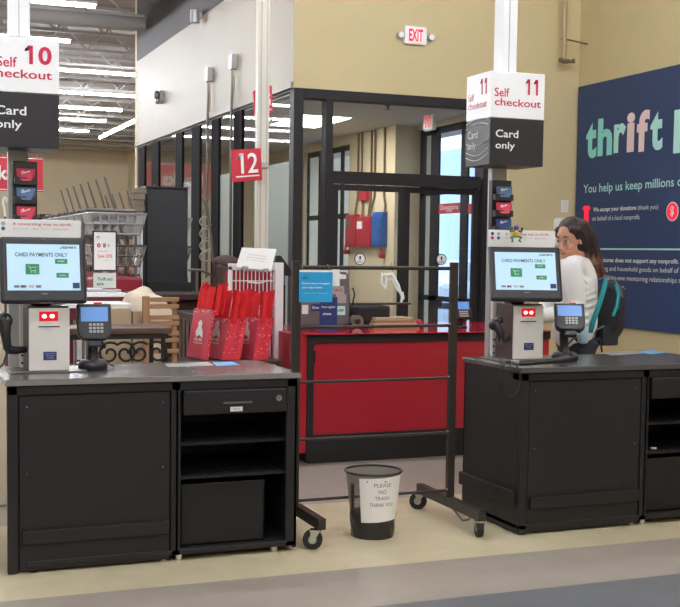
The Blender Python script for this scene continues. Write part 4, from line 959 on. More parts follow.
# red cabinet with dark screen right of the rack
a, b_ = PY(282, 276, 8.7), PY(291.5, 372, 8.7)
t = thing('red_cabinet', 'red cabinet side with dark slot between wire rack and counter', 'cabinet', (a.x+.05, 8.85, 0))
MB().box(a.x, 2.83, 8.7, 8.88, 0, a.z).build('cabinet_body', 'red', t, .006); q = PY(288, 285, 8.69); q2 = PY(291, 325, 8.69); MB().box(q.x-.02, 2.83, 8.69, 8.7, q2.z, q.z).build('dark_slot', 'rubber', t, .003)
a, b_ = PY(271, 258, 9.1), PY(290, 272, 9.1)
t = thing('register_monitor', 'black register monitor back behind the printed sheet', 'monitor', (a.x+.1, 9.1, b_.z-.1)); B = MB(); B.prism([(a.x, 9.05, b_.z-.03), (b_.x, 9.05, b_.z-.03), (b_.x, 9.05, b_.z+.01), (a.x+.07, 9.05, a.z+.02), (a.x+.03, 9.05, a.z+.02)], (0, .06, 0)); B.build('monitor_case', 'plastic', t, .004)
MB().box(a.x+.06, a.x+.12, 9.1, 9.14, 0, b_.z-.01).build('monitor_pole', 'plastic', t)
# number signs on a tall pole
Yp = 8.9; a, b_ = PY(258.5, 50, Yp), PY(270, 50, Yp)
t = thing('register_pole', 'tall cream pole rising beside the register 12 sign', 'pole', ((a.x+b_.x)/2, Yp, 0))
MB().box(a.x, b_.x, Yp, Yp+.07, 0, CEIL).build('pole_tube', 'polecream', t, .004); MB().box(a.x+.02, a.x+.03, Yp-.003, Yp, .5, CEIL).build('groove', 'greymetal', t); MB().box(b_.x-.025, b_.x-.018, Yp-.003, Yp, .5, CEIL).build('groove', 'greymetal', t)
def numsign(pts, Y_, txt, label, up_to=None):
    p_ = [PY(x_, y_, Y_) for x_, y_ in pts]; t = thing('number_sign', label, 'sign', sum(p_, Vector())/4)
    bd = MB().prism(p_, (0, .02, 0)).build('sign_board', 'signred', t, .006); r_ = (p_[1]-p_[0]); u_ = (p_[0]-p_[3]); c_ = sum(p_, Vector())/4
    number(txt, c_+Vector((0, -.003, .015)), r_.length*.78, u_.length*.62, r_, u_, 'inkwhite', bd, .012)
    B = MB().prism([c_-u_*.36-r_*.38+Vector((0, -.003, 0)), c_-u_*.36+r_*.4+Vector((0, -.003, 0)), c_-u_*.32+r_*.4+Vector((0, -.003, 0)), c_-u_*.32-r_*.38+Vector((0, -.003, 0))], (0, .002, 0)); B.build('underline', 'inkwhite', bd)
    return t
n12 = numsign([(231, 150), (261, 148), (262.5, 180), (232.5, 182.5)], 8.85, '12', 'red square sign with white number 12 on the cream pole')
q = PY(262, 165, 8.88); MB().box(q.x-.02, q.x+.05, 8.87, 8.9, q.z-.02, q.z+.02).build('bracket', 'greymetal', n12)
p13 = [PY(253, 91, 9.6), PY(272, 84, 9.6), PY(273, 113, 9.6), PY(256, 119, 9.6)]
n13 = numsign([(253, 91), (272, 85), (273, 113), (255, 119)], 9.6, '13', 'red number 13 sign hanging half hidden behind the cream pole')
q = sum(p13, Vector())/4; MB().cyl((q.x, 9.61, q.z+.1), (q.x, 9.61, CEIL), .006, 6).build('hanging_wire', 'steel', n13)

# ------------------------------------------------------------------ left middle: furniture and display
# scroll bench
YB_ = 7.3; a, b_ = PY(100, 326, YB_), PY(172, 326, YB_)
t = thing('scroll_table', 'dark wood topped table with scrolled iron legs behind the left counter', 'table', ((a.x+b_.x)/2, 7.5, 0))
zt_ = PY(140, 328, YB_).z
MB().box(a.x-.35, b_.x, YB_, YB_+.4, zt_-.04, zt_).build('table_top', 'wood', t, .006)
MB().box(a.x-.33, b_.x-.02, YB_+.01, YB_+.03, zt_-.07, zt_-.04).build('apron', 'rubber', t)
def spiral(cx, cz, r, s=1, turns=1.5, yy=YB_+.02, ph=0):
    return [(cx+s*r*(1-k/26*.8)*math.cos(ph+2*math.pi*turns*k/26), yy, cz+r*(1-k/26*.8)*math.sin(ph+2*math.pi*turns*k/26)) for k in range(27)]
for px, s_ in ((110, 1), (126, -1), (140, 1), (158, -1)):
    q = PY(px, 347, YB_); MB().tube(spiral(q.x, zt_-.16, .075, s_, 1.4, ph=.8), .008, 8).build('iron_scroll', 'rubber', t)
for xx in (a.x-.3, b_.x-.05):
    for yy in (YB_+.03, YB_+.37): MB().box(xx-.012, xx+.012, yy-.012, yy+.012, 0, zt_-.04).build('leg', 'rubber', t)
# slatted chair
YS = 7.95; a, b_ = PY(143, 296, YS), PY(182, 366, YS)
t = thing('slatted_chair', 'tan wooden chair with horizontal back slats', 'chair', ((a.x+b_.x)/2, 8.1, 0))
zt_ = a.z; q = PY(150, 300, YS)
MB().box(a.x, q.x, YS, YS+.04, 0, zt_).build('back_post', 'tanwood', t, .006); MB().box(b_.x-.06, b_.x-.03, YS+.03, YS+.06, 0, zt_-.04).build('back_post', 'tanwood', t, .006)
for py in (300, 307, 318, 324, 334, 341, 352): z_ = PY(160, py, YS).z; MB().box(q.x, b_.x-.02, YS+.01, YS+.03, z_-.012, z_+.018).build('back_slat', 'tanwood', t, .003)
MB().box(a.x, b_.x-.02, YS+.02, YS+.48, .42, .45).build('seat', 'tanwood', t, .006)
for xx in (a.x, b_.x-.06): MB().box(xx, xx+.04, YS+.42, YS+.46, 0, .42).build('leg', 'tanwood', t)
# cream sack and cardboard behind
YC = 8.3; a, b_ = PY(131, 290, YC), PY(174, 370, YC)
c = PY(150, 310, YC); B = MB(); zlow = 0.5
cx_, hw = (a.x+b_.x)/2, (b_.x-a.x)/2
def sackf(u, v):
    r_ = (1-.12*math.cos(v*9)*.4)*(1 if v < .75 else math.sqrt(max(0, 1-((v-.75)/.25)**2))*.999+.001); wob = 1+.05*math.sin(u*25+v*7)+.03*math.sin(u*50)
    return (cx_+hw*r_*wob*math.cos(2*math.pi*u)-.0*v, 8.75+.24*r_*wob*math.sin(2*math.pi*u), zlow+(a.z-zlow)*v-.05*v*(math.cos(2*math.pi*u)+1)*.5)
B.ell((cx_-.02, 8.6, a.z-.17), (hw, .2, .17), 24, 14); B.ell((cx_+.06, 8.6, a.z-.22), (hw, .2, .16), 24, 14); B.ell((cx_, 8.62, .8), (hw*1.02, .22, .34), 24, 14)
B.ell((cx_-.07, 8.55, a.z-.07), (.09, .1, .06)); B.ell((cx_+.05, 8.5, a.z-.1), (.1, .1, .06)); B.ell((cx_+.0, 8.6, a.z-.03), (.06, .12, .05)); tag(merged(B, .02, 'cloth_sack', 'sack', None, 3), 'bulging cream cloth sack behind the slatted chair', 'sack')
t = thing('low_pallet', 'low dark plinth under the cream sack', 'plinth', (c.x, 8.75, 0)); MB().box(a.x, b_.x, 8.5, 9.0, 0, .46).build('plinth_box', 'darkwood', t)
a, b_ = PY(104, 308, 8.1), PY(130, 366, 8.1)
for k, (x0, x1, z1, yy) in enumerate(((a.x-.05, b_.x, a.z, 8.05), (b_.x+.01, b_.x+.07, a.z-.02, 8.05))):
    o = MB().box(x0, x1, yy, yy+.22, 0, z1).build('cardboard_box', 'box', None, .004); tag(o, 'tall tan cardboard carton behind the scroll table, %s one' % ('left' if k == 0 else 'right'), 'carton')
# brown wicker dresser
q = PY(203, 316, 8.5); dx_, dzt = q.x, q.z; dyf = PX(176, 303, dx_).y
t = thing('brown_dresser', 'dark brown ribbed wooden chest behind the red tote bags', 'chest', (dx_+.1, (8.5+dyf)/2, 0))
MB().box(dx_, dx_+.2, 8.5, dyf, 0, dzt-.02).build('chest_body', 'wood', t, .006); MB().box(dx_-.02, dx_+.21, 8.48, dyf+.02, dzt-.02, dzt).build('chest_top', 'darkwood', t, .004)
nr_ = 7
for k in range(nr_): ww = (dyf-8.5)/nr_; MB().box(dx_-.012, dx_, 8.5+ww*k+.02, 8.5+ww*(k+1)-.02, .1, dzt-.06).build('side_rib', 'wood', t, .004)
# long dark board behind sack (top of a wooden bench)
a, b_ = PY(150, 294, 9.6), PY(226, 300, 9.6)
t = thing('wooden_bench', 'dark wooden bench top behind the sack and chair', 'bench', ((a.x+b_.x)/2, 9.8, 0)); MB().box(a.x-.1, b_.x, 9.6, 10.2, b_.z, a.z).build('bench_top', 'darkwood', t, .006); MB().box(a.x, b_.x-.1, 9.7, 10.1, 0, b_.z).build('bench_base', 'darkwood', t)
zbt = a.z
# black tall panel + stone topped column
a, b_ = PY(147, 188, 11), PY(187.5, 290, 11)
t = thing('black_display_cabinet', 'tall black upright panel cabinet before the side window', 'cabinet', ((a.x+b_.x)/2, 11.2, 0))
MB().box(a.x, b_.x, 11, 11.25, 0, a.z).build('cabinet_body', 'blueslab', t, .006); MB().box(a.x-.02, b_.x+.0, 10.98, 11.26, a.z, a.z+.02).build('cabinet_top', 'blueslab', t, .004)
z_ = PY(165, 282, 11).z; MB().box(a.x-.01, b_.x+.01, 10.9, 11.0, 0, z_).build('cabinet_plinth', 'rubber', t, .004); MB().box(a.x-.045, a.x, 11.02, 11.2, 0, a.z-.05).build('side_panel', 'plastic', t, .004)
a, b_ = PY(133, 188, 10.9), PY(145, 212, 10.9); 
t = thing('display_column', 'white banded column with a brown stone capital', 'column', ((a.x+b_.x)/2, 10.95, 0)); xm = (a.x+b_.x)/2; w_ = (b_.x-a.x)/2
B = MB(); h_ = (a.z-b_.z)
for k, (s0, z0, z1) in enumerate(((1.05, .78, 1.), (.95, .5, .78), (.8, .25, .5), (.9, 0, .25))): B.box(xm-w_*s0, xm+w_*s0, 10.9-.02*s0, 11.0+.02*s0-.03, b_.z+h_*z0, b_.z+h_*z1)
B.build('capital', 'stone', t, .008)
B = MB(); B.cyl((xm-.015, 10.95, 0), (xm-.015, 10.95, b_.z), w_*.55, 20); B.build('shaft', 'white', t); MB().cyl((xm+w_*.6, 10.95, 0), (xm+w_*.6, 10.95, b_.z), w_*.25, 12).build('shaft', 'white', t)
for py in (234, 275, 290): z_ = PY(138, py, 10.95).z; MB().cyl((xm-.015, 10.95, z_-.008), (xm-.015, 10.95, z_+.008), w_*.62, 20).build('band', 'rubber', t)
# brown armchair back + grey handle
a, b_ = PY(214, 256, 10), PY(235, 275, 10)
t = thing('brown_armchair', 'brown leather armchair back beyond the white wire rack', 'armchair', ((a.x+b_.x)/2, 10.3, 0)); MB().box(a.x+.02, b_.x+.1, 10.0, 10.18, .4, a.z-.05).build('chair_back', 'leather', t, .05); MB().ell(((a.x+b_.x)/2+.04, 10.09, a.z-.06), (.13, .1, .07)).build('head_cushion', 'leather', t); MB().box(a.x, b_.x+.1, 10.1, 10.8, .1, .45).build('seat', 'leather', t, .03)
MB().box(a.x-.04, a.x+.05, 10.1, 10.8, .1, .62).build('armrest', 'leather', t, .03); MB().box(b_.x+.07, b_.x+.16, 10.1, 10.8, .1, .62).build('armrest', 'leather', t, .03)
a = PY(188, 270, 9.9); b_ = PY(216, 275, 9.9); t = thing('coat_stand', 'grey bent metal arm with white curled hangers before the window', 'stand', ((a.x+b_.x)/2, 9.9, 0))
MB().tube([a, a+Vector((.12, 0, .0)), b_+Vector((-.05, 0, 0)), b_+Vector((0, 0, .0)), PY(213, 262, 9.9), PY(211, 235, 9.9), PY(206, 200, 9.9)], .012, 8).build('bent_arm', 'steel', t); MB().cyl((a.x+.08, 9.9, 0), (a.x+.08, 9.9, a.z), .014, 10).build('stand_pole', 'steel', t)
for k, py in enumerate((221, 233, 245, 256)):
    q = PY(205, py, 9.9); MB().tube([(q.x+.045*math.cos(v*.5), 9.9+.01*v/12, q.z+.04*math.sin(v*.5)-.01*v/12) for v in range(11)]+[(q.x+.06, 9.9, q.z-.03)], .005, 8).build('curled_hanger', 'greymetal', t)
for px in (202, 209): q = PY(px, 215, 9.9); MB().tube([q, PY(411-px, 198, 9.9)], .006, 6).build('cross_rod', 'steel', t)
# poster on stand, with lower plate, on white tables
YT = 9.0; a, b_ = PY(92.5, 230.5, YT), PY(117, 271.5, YT)
zt_ = PY(100, 292, YT).z
t = thing('poster_stand', 'black framed white save 30% poster on a stand behind the left screen', 'poster', ((a.x+b_.x)/2, YT, zt_))
pf = MB().box(a.x, b_.x, YT, YT+.02, b_.z, a.z).build('poster_frame', 'plastic', t, .004); pp = MB().box(a.x+.012, b_.x-.012, YT-.003, YT, b_.z+.012, a.z-.012).build('poster_paper', 'paper', pf)
xm, w_ = (a.x+b_.x)/2, (b_.x-a.x); hz = a.z-b_.z; Z = lambda f: b_.z+hz*f
lettering('0', (xm-w_*.25, YT-.004, Z(.64)), .028, .034, XR, ZU, 'inkred', pp, .05); lettering('8', (xm-w_*.02, YT-.004, Z(.64)), .022, .034, XR, ZU, 'inkblack', pp, .02); lettering('®', (xm+w_*.15, YT-.004, Z(.64)), .022, .022, XR, ZU, 'inkgrey', pp)
lettering('*', (xm-w_*.27, YT-.004, Z(.82)), .03, .03, XR, ZU, 'darkblue', pp, .08); lettering('Save 30%', (xm-w_*.0, YT-.004, Z(.38)), w_*.6, .026, XR, ZU, 'inkred', pp, .01); lettering('take this time', (xm-w_*.1, YT-.004, Z(.5)), w_*.4, .01, XR, ZU, 'inkred', pp); lettering('on your next purchase', (xm-w_*.05, YT-.004, Z(.28)), w_*.5, .008, XR, ZU, 'inkgrey', pp)
c1_ = PY(93.5, 273, YT); c2_ = PY(116, 288, YT); o = MB().box(c1_.x, c2_.x, YT, YT+.01, c2_.z, c1_.z).build('lower_plate', 'palemint', t)
lettering('Thrift and', (xm, YT-.001, c1_.z-.045), w_*.62, .026, XR, ZU, 'inkblack', o, .01); lettering('save', (xm-.035, YT-.001, c1_.z-.085), w_*.28, .018, XR, ZU, 'inkblack', o, .01)
MB().box(xm-.01, xm+.01, YT+.02, YT+.04, zt_, b_.z+.02).build('stand_stem', 'greymetal', t); MB().box(xm-.12, xm+.12, YT-.03, YT+.12, zt_, zt_+.02).build('stand_base', 'greymetal', t, .004)
def white_table(px0, px1, py, Y_, dpt, label, frame=True):
    a, b_ = PY(px0, py, Y_), PY(px1, py, Y_); t = thing('white_table', label, 'table', ((a.x+b_.x)/2, Y_+dpt/2, 0))
    MB().box(a.x, b_.x, Y_, Y_+dpt, a.z-.03, a.z).build('table_top', 'white', t, .004)
    MB().box(a.x+.01, b_.x-.01, Y_+.01, Y_+.05, a.z-.11, a.z-.03).build('apron', 'maroon', t, .003)
    for xx in (a.x+.02, b_.x-.06):
        for yy in (Y_+.02, Y_+dpt-.06): MB().box(xx, xx+.035, yy, yy+.035, 0, a.z-.03).build('leg', 'maroon', t)
    MB().box(a.x+.03, b_.x-.03, Y_+.03, Y_+.05, .45, .48).build('stretcher', 'maroon', t)
white_table(66, 132, 304, 8.3, .45, 'white topped table with maroon metal legs behind the left card terminal')
white_table(40, 127, 293, 9.0-.2, 1.2, 'white topped display table under the save poster')
# white hangers tray left of kiosk: pale boxes behind scanner
a = PY(0, 315, 7.2); b_ = PY(24, 350, 7.2)
t = thing('white_crate', 'pale crate of hangers seen left of the left kiosk', 'crate', (a.x+.1, 7.35, 0)); MB().box(a.x-.2, b_.x, 7.2, 7.5, 0, a.z).build('crate_body', 'sack', t, .01); MB().bar(PY(5, 372, 7.15), PY(20, 306, 7.15), .025, .02).build('maroon_strap', 'maroon', t)
# red banner
YBn = 23.5; a, b_ = PY(0, 157, YBn), PY(43, 192, YBn)
t = thing('hanging_banner', 'red banner with white lettering hanging deep in the store', 'banner', (2.2, YBn, 2.4))
bb = MB().box(1.3, b_.x, YBn, YBn+.02, b_.z, a.z+.02).build('banner_panel', 'signred', t); MB().box(1.3, b_.x, YBn-.004, YBn, b_.z+.02, b_.z+.035).build('banner_line', 'inkwhite', bb); MB().box(1.3, b_.x, YBn-.004, YBn, a.z-.015, a.z+.0).build('banner_line', 'inkwhite', bb)
q = PY(12, 172, YBn); lettering('Books', (q.x-.4, YBn-.003, q.z-.02), .84, .27, XR, ZU, 'inkwhite', bb, .03)
B = MB(); [B.cyl((xx, YBn, a.z), (xx, YBn, CEIL), .006, 6) for xx in (1.4, b_.x-.1)]; B.build('hanging_wire', 'steel', t)
# long dark shelves deep in the store
for k, (pa, pb_, py) in enumerate(((40, 71, 214), (80, 111, 215))):
    a, b_ = PY(pa, py, 21), PY(pb_, py, 21); t = thing('store_shelf', 'dark shelf unit deep in the store, %s one' % ('left' if k == 0 else 'right'), 'shelf', ((a.x+b_.x)/2, 21.2, 0))
    MB().box(a.x, b_.x, 21, 21.6, a.z-.06, a.z).build('shelf_board', 'darkwood', t); MB().box(a.x, b_.x, 21.3, 21.35, 0, a.z).build('shelf_back', 'darkwood', t); MB().box(a.x, b_.x, 21, 21.6, 1.2, 1.25).build('shelf_board', 'darkwood', t)
q = PY(5, 205, 9.5); t = thing('curled_hook', 'white curled hook hanging at the left edge', 'hook', q); MB().tube([q+Vector((.02*math.cos(v*.6)*.8, 0, .04*math.sin(v*.6)+.02)) for v in range(8)]+[q+Vector((.0, 0, -.09))], .008, 8).build('hook', 'white', t); MB().cyl(q+Vector((0, 0, -.09)), (q.x, q.y, 0), .01, 8).build('pole', 'steel', t)
q = PY(252, 225, 15); 
o = MB().box(WX+.5, WX+.95, 14.2, 14.25, 1.25, 2.35).build('green_poster', 'greenboard'); tag(o, 'green poster board standing behind the side window', 'poster')
MB().box(WX+.5, WX+.95, 14.19, 14.2, 1.1, 1.25).build('poster_base', 'blueslab', o); MB().box(WX+.7, WX+.74, 14.2, 14.25, 0, 1.25).build('poster_leg', 'frame', o)

# ------------------------------------------------------------------ nested shopping carts with anti theft poles
def cart(c, label):
    c = Vector(c); t = thing('shopping_cart', label, 'shopping cart', c, 'tall wire carts nested behind the poster'); T = Matrix.Translation(c)
    for z0, z1 in ((1.68, 1.86), (1.4, 1.58)):
        B = MB(T)
        for zz, w0, l0, l1 in ((z0, .2, -.16, .16), ((z0+z1)/2, .225, -.18, .18), (z1, .25, -.2, .2)):
            B.tube([(-w0, l0, zz), (w0, l0, zz), (w0, l1, zz), (-w0, l1, zz), (-w0, l0, zz)], .009, 6)
        for k in range(7):
            f = k/6
            for s_ in (-1, 1): B.tube([(s_*.2, -.16+.32*f, z0), (s_*.25, -.2+.4*f, z1)], .006, 5)
            B.tube([(-.2+.4*f, -.16, z0), (-.25+.5*f, -.2, z1)], .007, 5); B.tube([(-.2+.4*f, -.16, z0), (-.2+.4*f, .16, z0)], .005, 5)
        B.build('wire_basket', 'greymetal' if z0 > 1.5 else 'chrome', t)
    for s_ in (-1, 1): MB(T).tube([(s_*.24, -.2, .1), (s_*.24, .2, .12), (s_*.24, .21, 1.9)], .014, 6).build('side_frame', 'steel', t)
    MB(T).box(-.22, .22, -.19, .17, 1.02, 1.3).build('lower_bin', 'cartred', t, .02)
    MB(T).tube([(.2, .18, 1.4), (-.05, .18, 2.2)], .011, 8).build('security_pole', 'steel', t)
    MB(T).tube([(-.22, .19, 1.9), (.22, .19, 1.9)], .016, 8).build('push_handle', 'steel', t)
    MB(T).cyl((-.25, 0, .3), (.25, 0, .3), .012, 8).build('cross_bar', 'steel', t)
    for xx, yy in ((-.24, -.2), (.24, -.2), (-.24, .2), (.24, .2)): MB(T).cyl((xx-.012, yy, .05), (xx+.012, yy, .05), .05, 14).build('wheel', 'rubber', t)
    return t
proto = None
for k in range(14):
    base = Vector((1.98, 10.5+.45*(k//2), 0)) if k % 2 == 0 else Vector((2.66, 11.55+.45*(k//2), 0))
    if proto is None: proto = cart(base, ''); o = proto
    else: o = copy_tree(proto); o.location = base
    o['label'] = 'tall two tier wire cart with red bin and leaning pole, nested behind the poster'

# ------------------------------------------------------------------ the person
# she stands behind the right counter, facing left
W0 = PY(574, 300, 6.72); wx, wy_ = W0.x, 6.72
pz = lambda px, py, y_=6.72: PY(px, py, y_)
per = thing('person', 'person in white shirt with long dark hair, head bowed, behind the right counter', 'person', (wx, wy_, 0))
HC = pz(569.5, 240, 6.7)                        # head centre
hip = Vector((wx+.03, 6.72, .98)); sh = pz(580, 262, 6.72)  # shoulder line
chest = Vector((wx+.02, 6.72, 1.3)); neck = Vector((sh.x+.0, 6.71, sh.z+.02))
lS = pz(571, 264, 6.54); rS = Vector((sh.x-.03, 6.86, sh.z-.05))
lE = Vector((wx-.09, 6.52, 1.2)); lW = Vector((wx-.40, 6.45, 1.15)); rE = Vector((wx-.12, 6.9, 1.16)); rW = Vector((wx-.42, 6.62, 1.12))
lh, rh = Vector((wx+.03, 6.64, .93)), Vector((wx+.03, 6.8, .93))
V = [hip, chest, Vector((sh.x, 6.72, sh.z-.07)), neck, HC+Vector((.01, 0, -.02)), lS, lE, lW, rS, rE, rW, lh, Vector((wx+.0, 6.62, .5)), Vector((wx+.05, 6.62, .08)), Vector((wx-.1, 6.61, .04)), rh, Vector((wx+.04, 6.83, .5)), Vector((wx+.1, 6.83, .08)), Vector((wx-.05, 6.84, .04))]
E_ = [(0, 1), (1, 2), (2, 3), (3, 4), (2, 5), (5, 6), (6, 7), (2, 8), (8, 9), (9, 10), (0, 11), (11, 12), (12, 13), (13, 14), (0, 15), (15, 16), (16, 17), (17, 18)]
Rd = [.12, .11, .085, .05, .05, .05, .037, .024, .05, .037, .024, .085, .055, .036, .03, .085, .055, .036, .03]
b = skin_mesh(V, E_, Rd)
# head: skull, jaw, nose, brow, lips, ears; the face looks left, a little down and towards the camera
fwd = Vector((-.90, -.36, -.34)).normalized(); side = fwd.cross(Vector((0, 0, 1))).normalized(); upv = side.cross(fwd)
RH = Matrix((fwd, side, upv)).transposed()     # columns: forward, side, up
hp = lambda a_, s_, u_: HC+RH @ Vector((a_, s_, u_))
b.ell(hp(-.012, 0, .025), (.098, .076, .098), 28, 18, R=RH); b.ell(hp(.022, 0, -.045), (.066, .058, .075), 24, 14, R=RH); b.ell(hp(.058, 0, -.092), (.026, .03, .022), 16, 10, R=RH)
b.tube([hp(.086, 0, .016), hp(.1, 0, -.01), hp(.112, 0, -.03)], [.007, .010, .013], 12); b.ell(hp(.1, 0, -.036), (.012, .018, .009), 12, 8, R=RH)
for s_ in (-1, 1):
    b.ell(hp(.062, s_*.03, .034), (.02, .024, .008), 12, 8, R=RH); b.ell(hp(.058, s_*.036, -.025), (.026, .024, .022), 12, 8, R=RH)
    b.ell(hp(-.012, s_*.077, -.008), (.018, .009, .03), 12, 8, R=RH)
b.ell(hp(.082, 0, -.06), (.012, .024, .007), 12, 8, R=RH); b.ell(hp(.08, 0, -.073), (.012, .02, .007), 12, 8, R=RH)
b.cyl(neck-Vector((0, 0, .04)), hp(-.02, 0, -.05), .052, 16)
# hands with five fingers, resting forward of the body
for Wp, s_ in ((lW, 1), (rW, -1)):
    d = Vector((-1, -.1*s_, -.25)).normalized(); sd = d.cross(Vector((0, 0, 1))).normalized(); up2 = sd.cross(d)
    b.ell(Wp+d*.05, (.05, .038, .016), 16, 10, R=Matrix((d, sd, up2)).transposed())
    for k, (o_, ln) in enumerate(((-.03, .06), (-.011, .075), (.01, .07), (.029, .056))):
        q = Wp+d*.085+sd*o_; b.tube([q, q+d*ln*.5-up2*.006, q+d*ln*.8-up2*.024, q+d*ln*.9-up2*.045], [.0095, .009, .008, .007], 8)
    q = Wp+d*.03+sd*(-.035 if s_ > 0 else .035); sg = -1 if s_ > 0 else 1; b.tube([q, q+d*.03+sd*sg*.025, q+d*.055+sd*sg*.03-up2*.01], [.012, .011, .009], 8)
body = merged(b, .006, 'body', 'skin', per, 2)
for s_ in (-1, 1):
    e = MB(); e.ell(hp(.072, s_*.031, .012), (.013, .016, .011), 16, 10, R=RH); e.ell(hp(.083, s_*.032, .012), (.004, .007, .007), 12, 8, m=1, R=RH); e.build('eye', ['eye', 'iris'], per)
    MB().tube([hp(.08, s_*.015, .042), hp(.081, s_*.033, .05), hp(.07, s_*.052, .042)], [.003, .0045, .002], 8).build('eyebrow', 'hair', per)
    MB().tube([hp(.083, s_*.016, .018), hp(.086, s_*.031, .025), hp(.074, s_*.047, .017)], [.0015, .003, .0015], 8).build('eyelash', 'hair', per)
MB().tube([hp(.086, -.022, -.066), hp(.096, 0, -.064), hp(.086, .022, -.066)], [.003, .006, .003], 8).build('lips', 'lip', per)
# hair: cap plus long locks falling behind the shoulder
hb = MB()
def cap(u, v):
    ph = v*math.pi*.62; th3 = 2*math.pi*u; r_ = Vector((.112*math.sin(ph)*math.cos(th3), .092*math.sin(ph)*math.sin(th3), .112*math.cos(ph)))
    if r_.x > .035: r_.z = max(r_.z, .055+.5*(r_.x-.035)); 
    return HC+RH @ (r_+Vector((-.018, 0, .022)))
hb.ell(hp(-.042, 0, .042), (.105, .094, .106), 28, 18, R=RH); hb.ell(hp(-.055, 0, -.02), (.082, .09, .11), 24, 14, R=RH)
hb.tube([hp(-.02, -.03, .1), hp(-.07, -.05, .07), pz(588, 238, 6.66), pz(593, 252, 6.66), pz(598, 264, 6.66)], [.05, .06, .058, .05, .04], 12)
hb.tube([hp(.045, -.05, .09), hp(.0, -.088, .07), hp(-.04, -.09, .0), hp(-.07, -.07, -.08)], [.02, .024, .03, .03], 10)
hb.tube([hp(.05, .04, .09), hp(.01, .085, .06), hp(-.03, .088, -.0), hp(-.06, .075, -.09)], [.02, .022, .026, .03], 10)
random.seed(3)
for k in range(20):
    f = k/19; st = hp(-.06-.03*f, (-1+2*random.random())*.07, .03-.05*random.random())
    e1 = pz(584+16*f, 262+4*random.random(), 6.62+.1*random.random()); e0 = pz(588+8*f, 247, 6.64+.08*random.random()); e2 = pz(589+16*f, 279-6*abs(f-.5), 6.62+.1*random.random())
    e3 = pz(590+14*f, 286-8*abs(f-.4), 6.62+.08*random.random())
    hb.tube([st, st.lerp(e0, .55)+Vector((.01, 0, .01)), e0, e1, e2], [.024, .028, .026, .02, .01], 8)
hair = merged(hb, .007, 'hair', 'hair', per, 3)
hair.data.materials.append(M['hairtip'])
oz = ORG[hair.name].z
for p_ in hair.data.polygons:
    if p_.center.z+oz < pz(590, 256).z+.02*math.sin(p_.center.x*160): p_.material_index = 1
# shirt
SV = [hip+Vector((0, 0, .0)), chest, Vector((sh.x, 6.72, sh.z-.06)), lS, lE, lW+Vector((-.06, 0, 0)), rS, rE, rW+Vector((-.06, 0, 0)), neck+Vector((-.0, 0, -.015))]
sb_ = skin_mesh(SV, [(0, 1), (1, 2), (2, 3), (3, 4), (4, 5), (2, 6), (6, 7), (7, 8), (2, 9)], [(.15, .155), (.135, .15), (.105, .105), .078, .064, .046, .07, .06, .046, .068])
sb_.ell(Vector((wx-.0, 6.72, 1.04)), (.14, .165, .13), 24, 12); sb_.ell(chest+Vector((-.03, 0, .05)), (.13, .17, .16), 24, 12); sb_.ell((wx+.02, 6.72, 1.12), (.13, .16, .16), 24, 12)
for k in range(9):
    z_ = 1.02+.045*k; sb_.tube([(wx-.13+.01*k, 6.55+.0*k, z_+.03), (wx-.02, 6.555, z_-.012*math.sin(k)), (wx+.10, 6.6, z_+.03)], [.006, .016, .006], 6)
merged(sb_, .009, 'shirt', 'shirt', per, 3)
cb_ = MB(); cb_.tube([neck+Vector((.05*math.cos(v), .055*math.sin(v), .012*math.cos(v)-.0)) for v in [k*.524 for k in range(13)]], .018, 8); cb_.build('collar', 'shirt', per)
jb = skin_mesh([hip, lh, V[12], V[13]+Vector((0, 0, .03)), rh, V[16], V[17]+Vector((0, 0, .03))], [(0, 1), (1, 2), (2, 3), (0, 4), (4, 5), (5, 6)], [.1, .085, .07, .06, .085, .07, .06])
jb.ell((wx+.02, 6.72, .92), (.105, .14, .12), 24, 12)
merged(jb, .01, 'trousers', 'trouser', per, 2)
q = pz(582, 333, 6.56); q2_ = MB(); q2_.tube([q+Vector((-.03, 0, .05)), q+Vector((0, -.01, 0)), q+Vector((.02, .01, -.06))], [.03, .038, .03], 12); q2_.build('shirt_tail', 'denim', per)
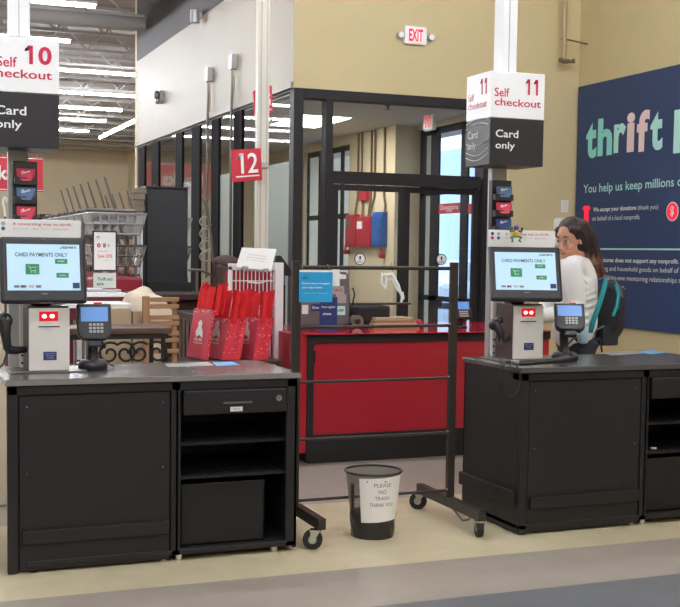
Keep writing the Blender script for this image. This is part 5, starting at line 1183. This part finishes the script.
for s0, s1 in ((V[13], V[14]), (V[17], V[18])):
    MB().ell((s0+s1)/2+Vector((-.0, 0, -.0)), (.13, .048, .045)).build('shoe', 'shoe', per)
# backpack, worn on her back
bp_ = thing('backpack', 'black backpack with teal straps on the back of the person', 'backpack', pz(605, 340, 6.72))
c = pz(607, 312, 6.72); pk = MB()
ax = math.radians(12); RB = Matrix.Rotation(ax, 3, 'Y')
pk.ell(c, (.10, .155, .215), 28, 18, R=RB); pk.ell(c+RB @ Vector((.045, 0, -.06)), (.075, .13, .14), 24, 14, R=RB); pk.ell(c+RB @ Vector((-.01, 0, .13)), (.075, .11, .08), 20, 12, R=RB)
pk.box(c.x-.11, c.x+.02, 6.6, 6.84, c.z-.22, c.z-.1)
merged(pk, .01, 'pack_body', 'pack', bp_, 3)
y_ = 6.5
def strip(pts, m_, w_=.018, yy=y_): MB().tube([PY(a_, b__, yy+o2) for a_, b__, o2 in pts], w_, 8).build('strap', m_, bp_)
strip([(606, 280, .06), (603, 292, .02), (598, 308, .015), (593, 322, .035), (590.5, 332, .06)], 'tealweb')
strip([(616, 284, .09), (618.5, 295, .06), (617, 306, .05), (613, 316, .05)], 'tealweb', .012)
strip([(604, 276, .08), (613, 277, .08), (619, 287, .08), (624, 302, .1), (621, 318, .1), (616, 326, .1)], 'packgrey', .006)
strip([(620, 296, .1), (617, 306, .07), (621, 312, .08), (616, 320, .08)], 'packgrey', .006)
strip([(600, 338, .06), (602, 352, .06)], 'pack', .006, y_)
strip([(590, 345, .1), (596, 330, .06), (604, 326, .05)], 'packgrey', .005)

# ------------------------------------------------------------------ light
w = bpy.data.worlds.new('world'); bpy.context.scene.world = w; w.use_nodes = True
w.node_tree.nodes['Background'].inputs[0].default_value = lin((190, 214, 245))+(1,); w.node_tree.nodes['Background'].inputs[1].default_value = 1.15
sc = bpy.context.scene
sc.view_settings.view_transform = 'Standard'; sc.view_settings.look = 'None'; sc.view_settings.gamma = 1; sc.view_settings.use_curve_mapping = False
sc.view_settings.exposure = 1.85
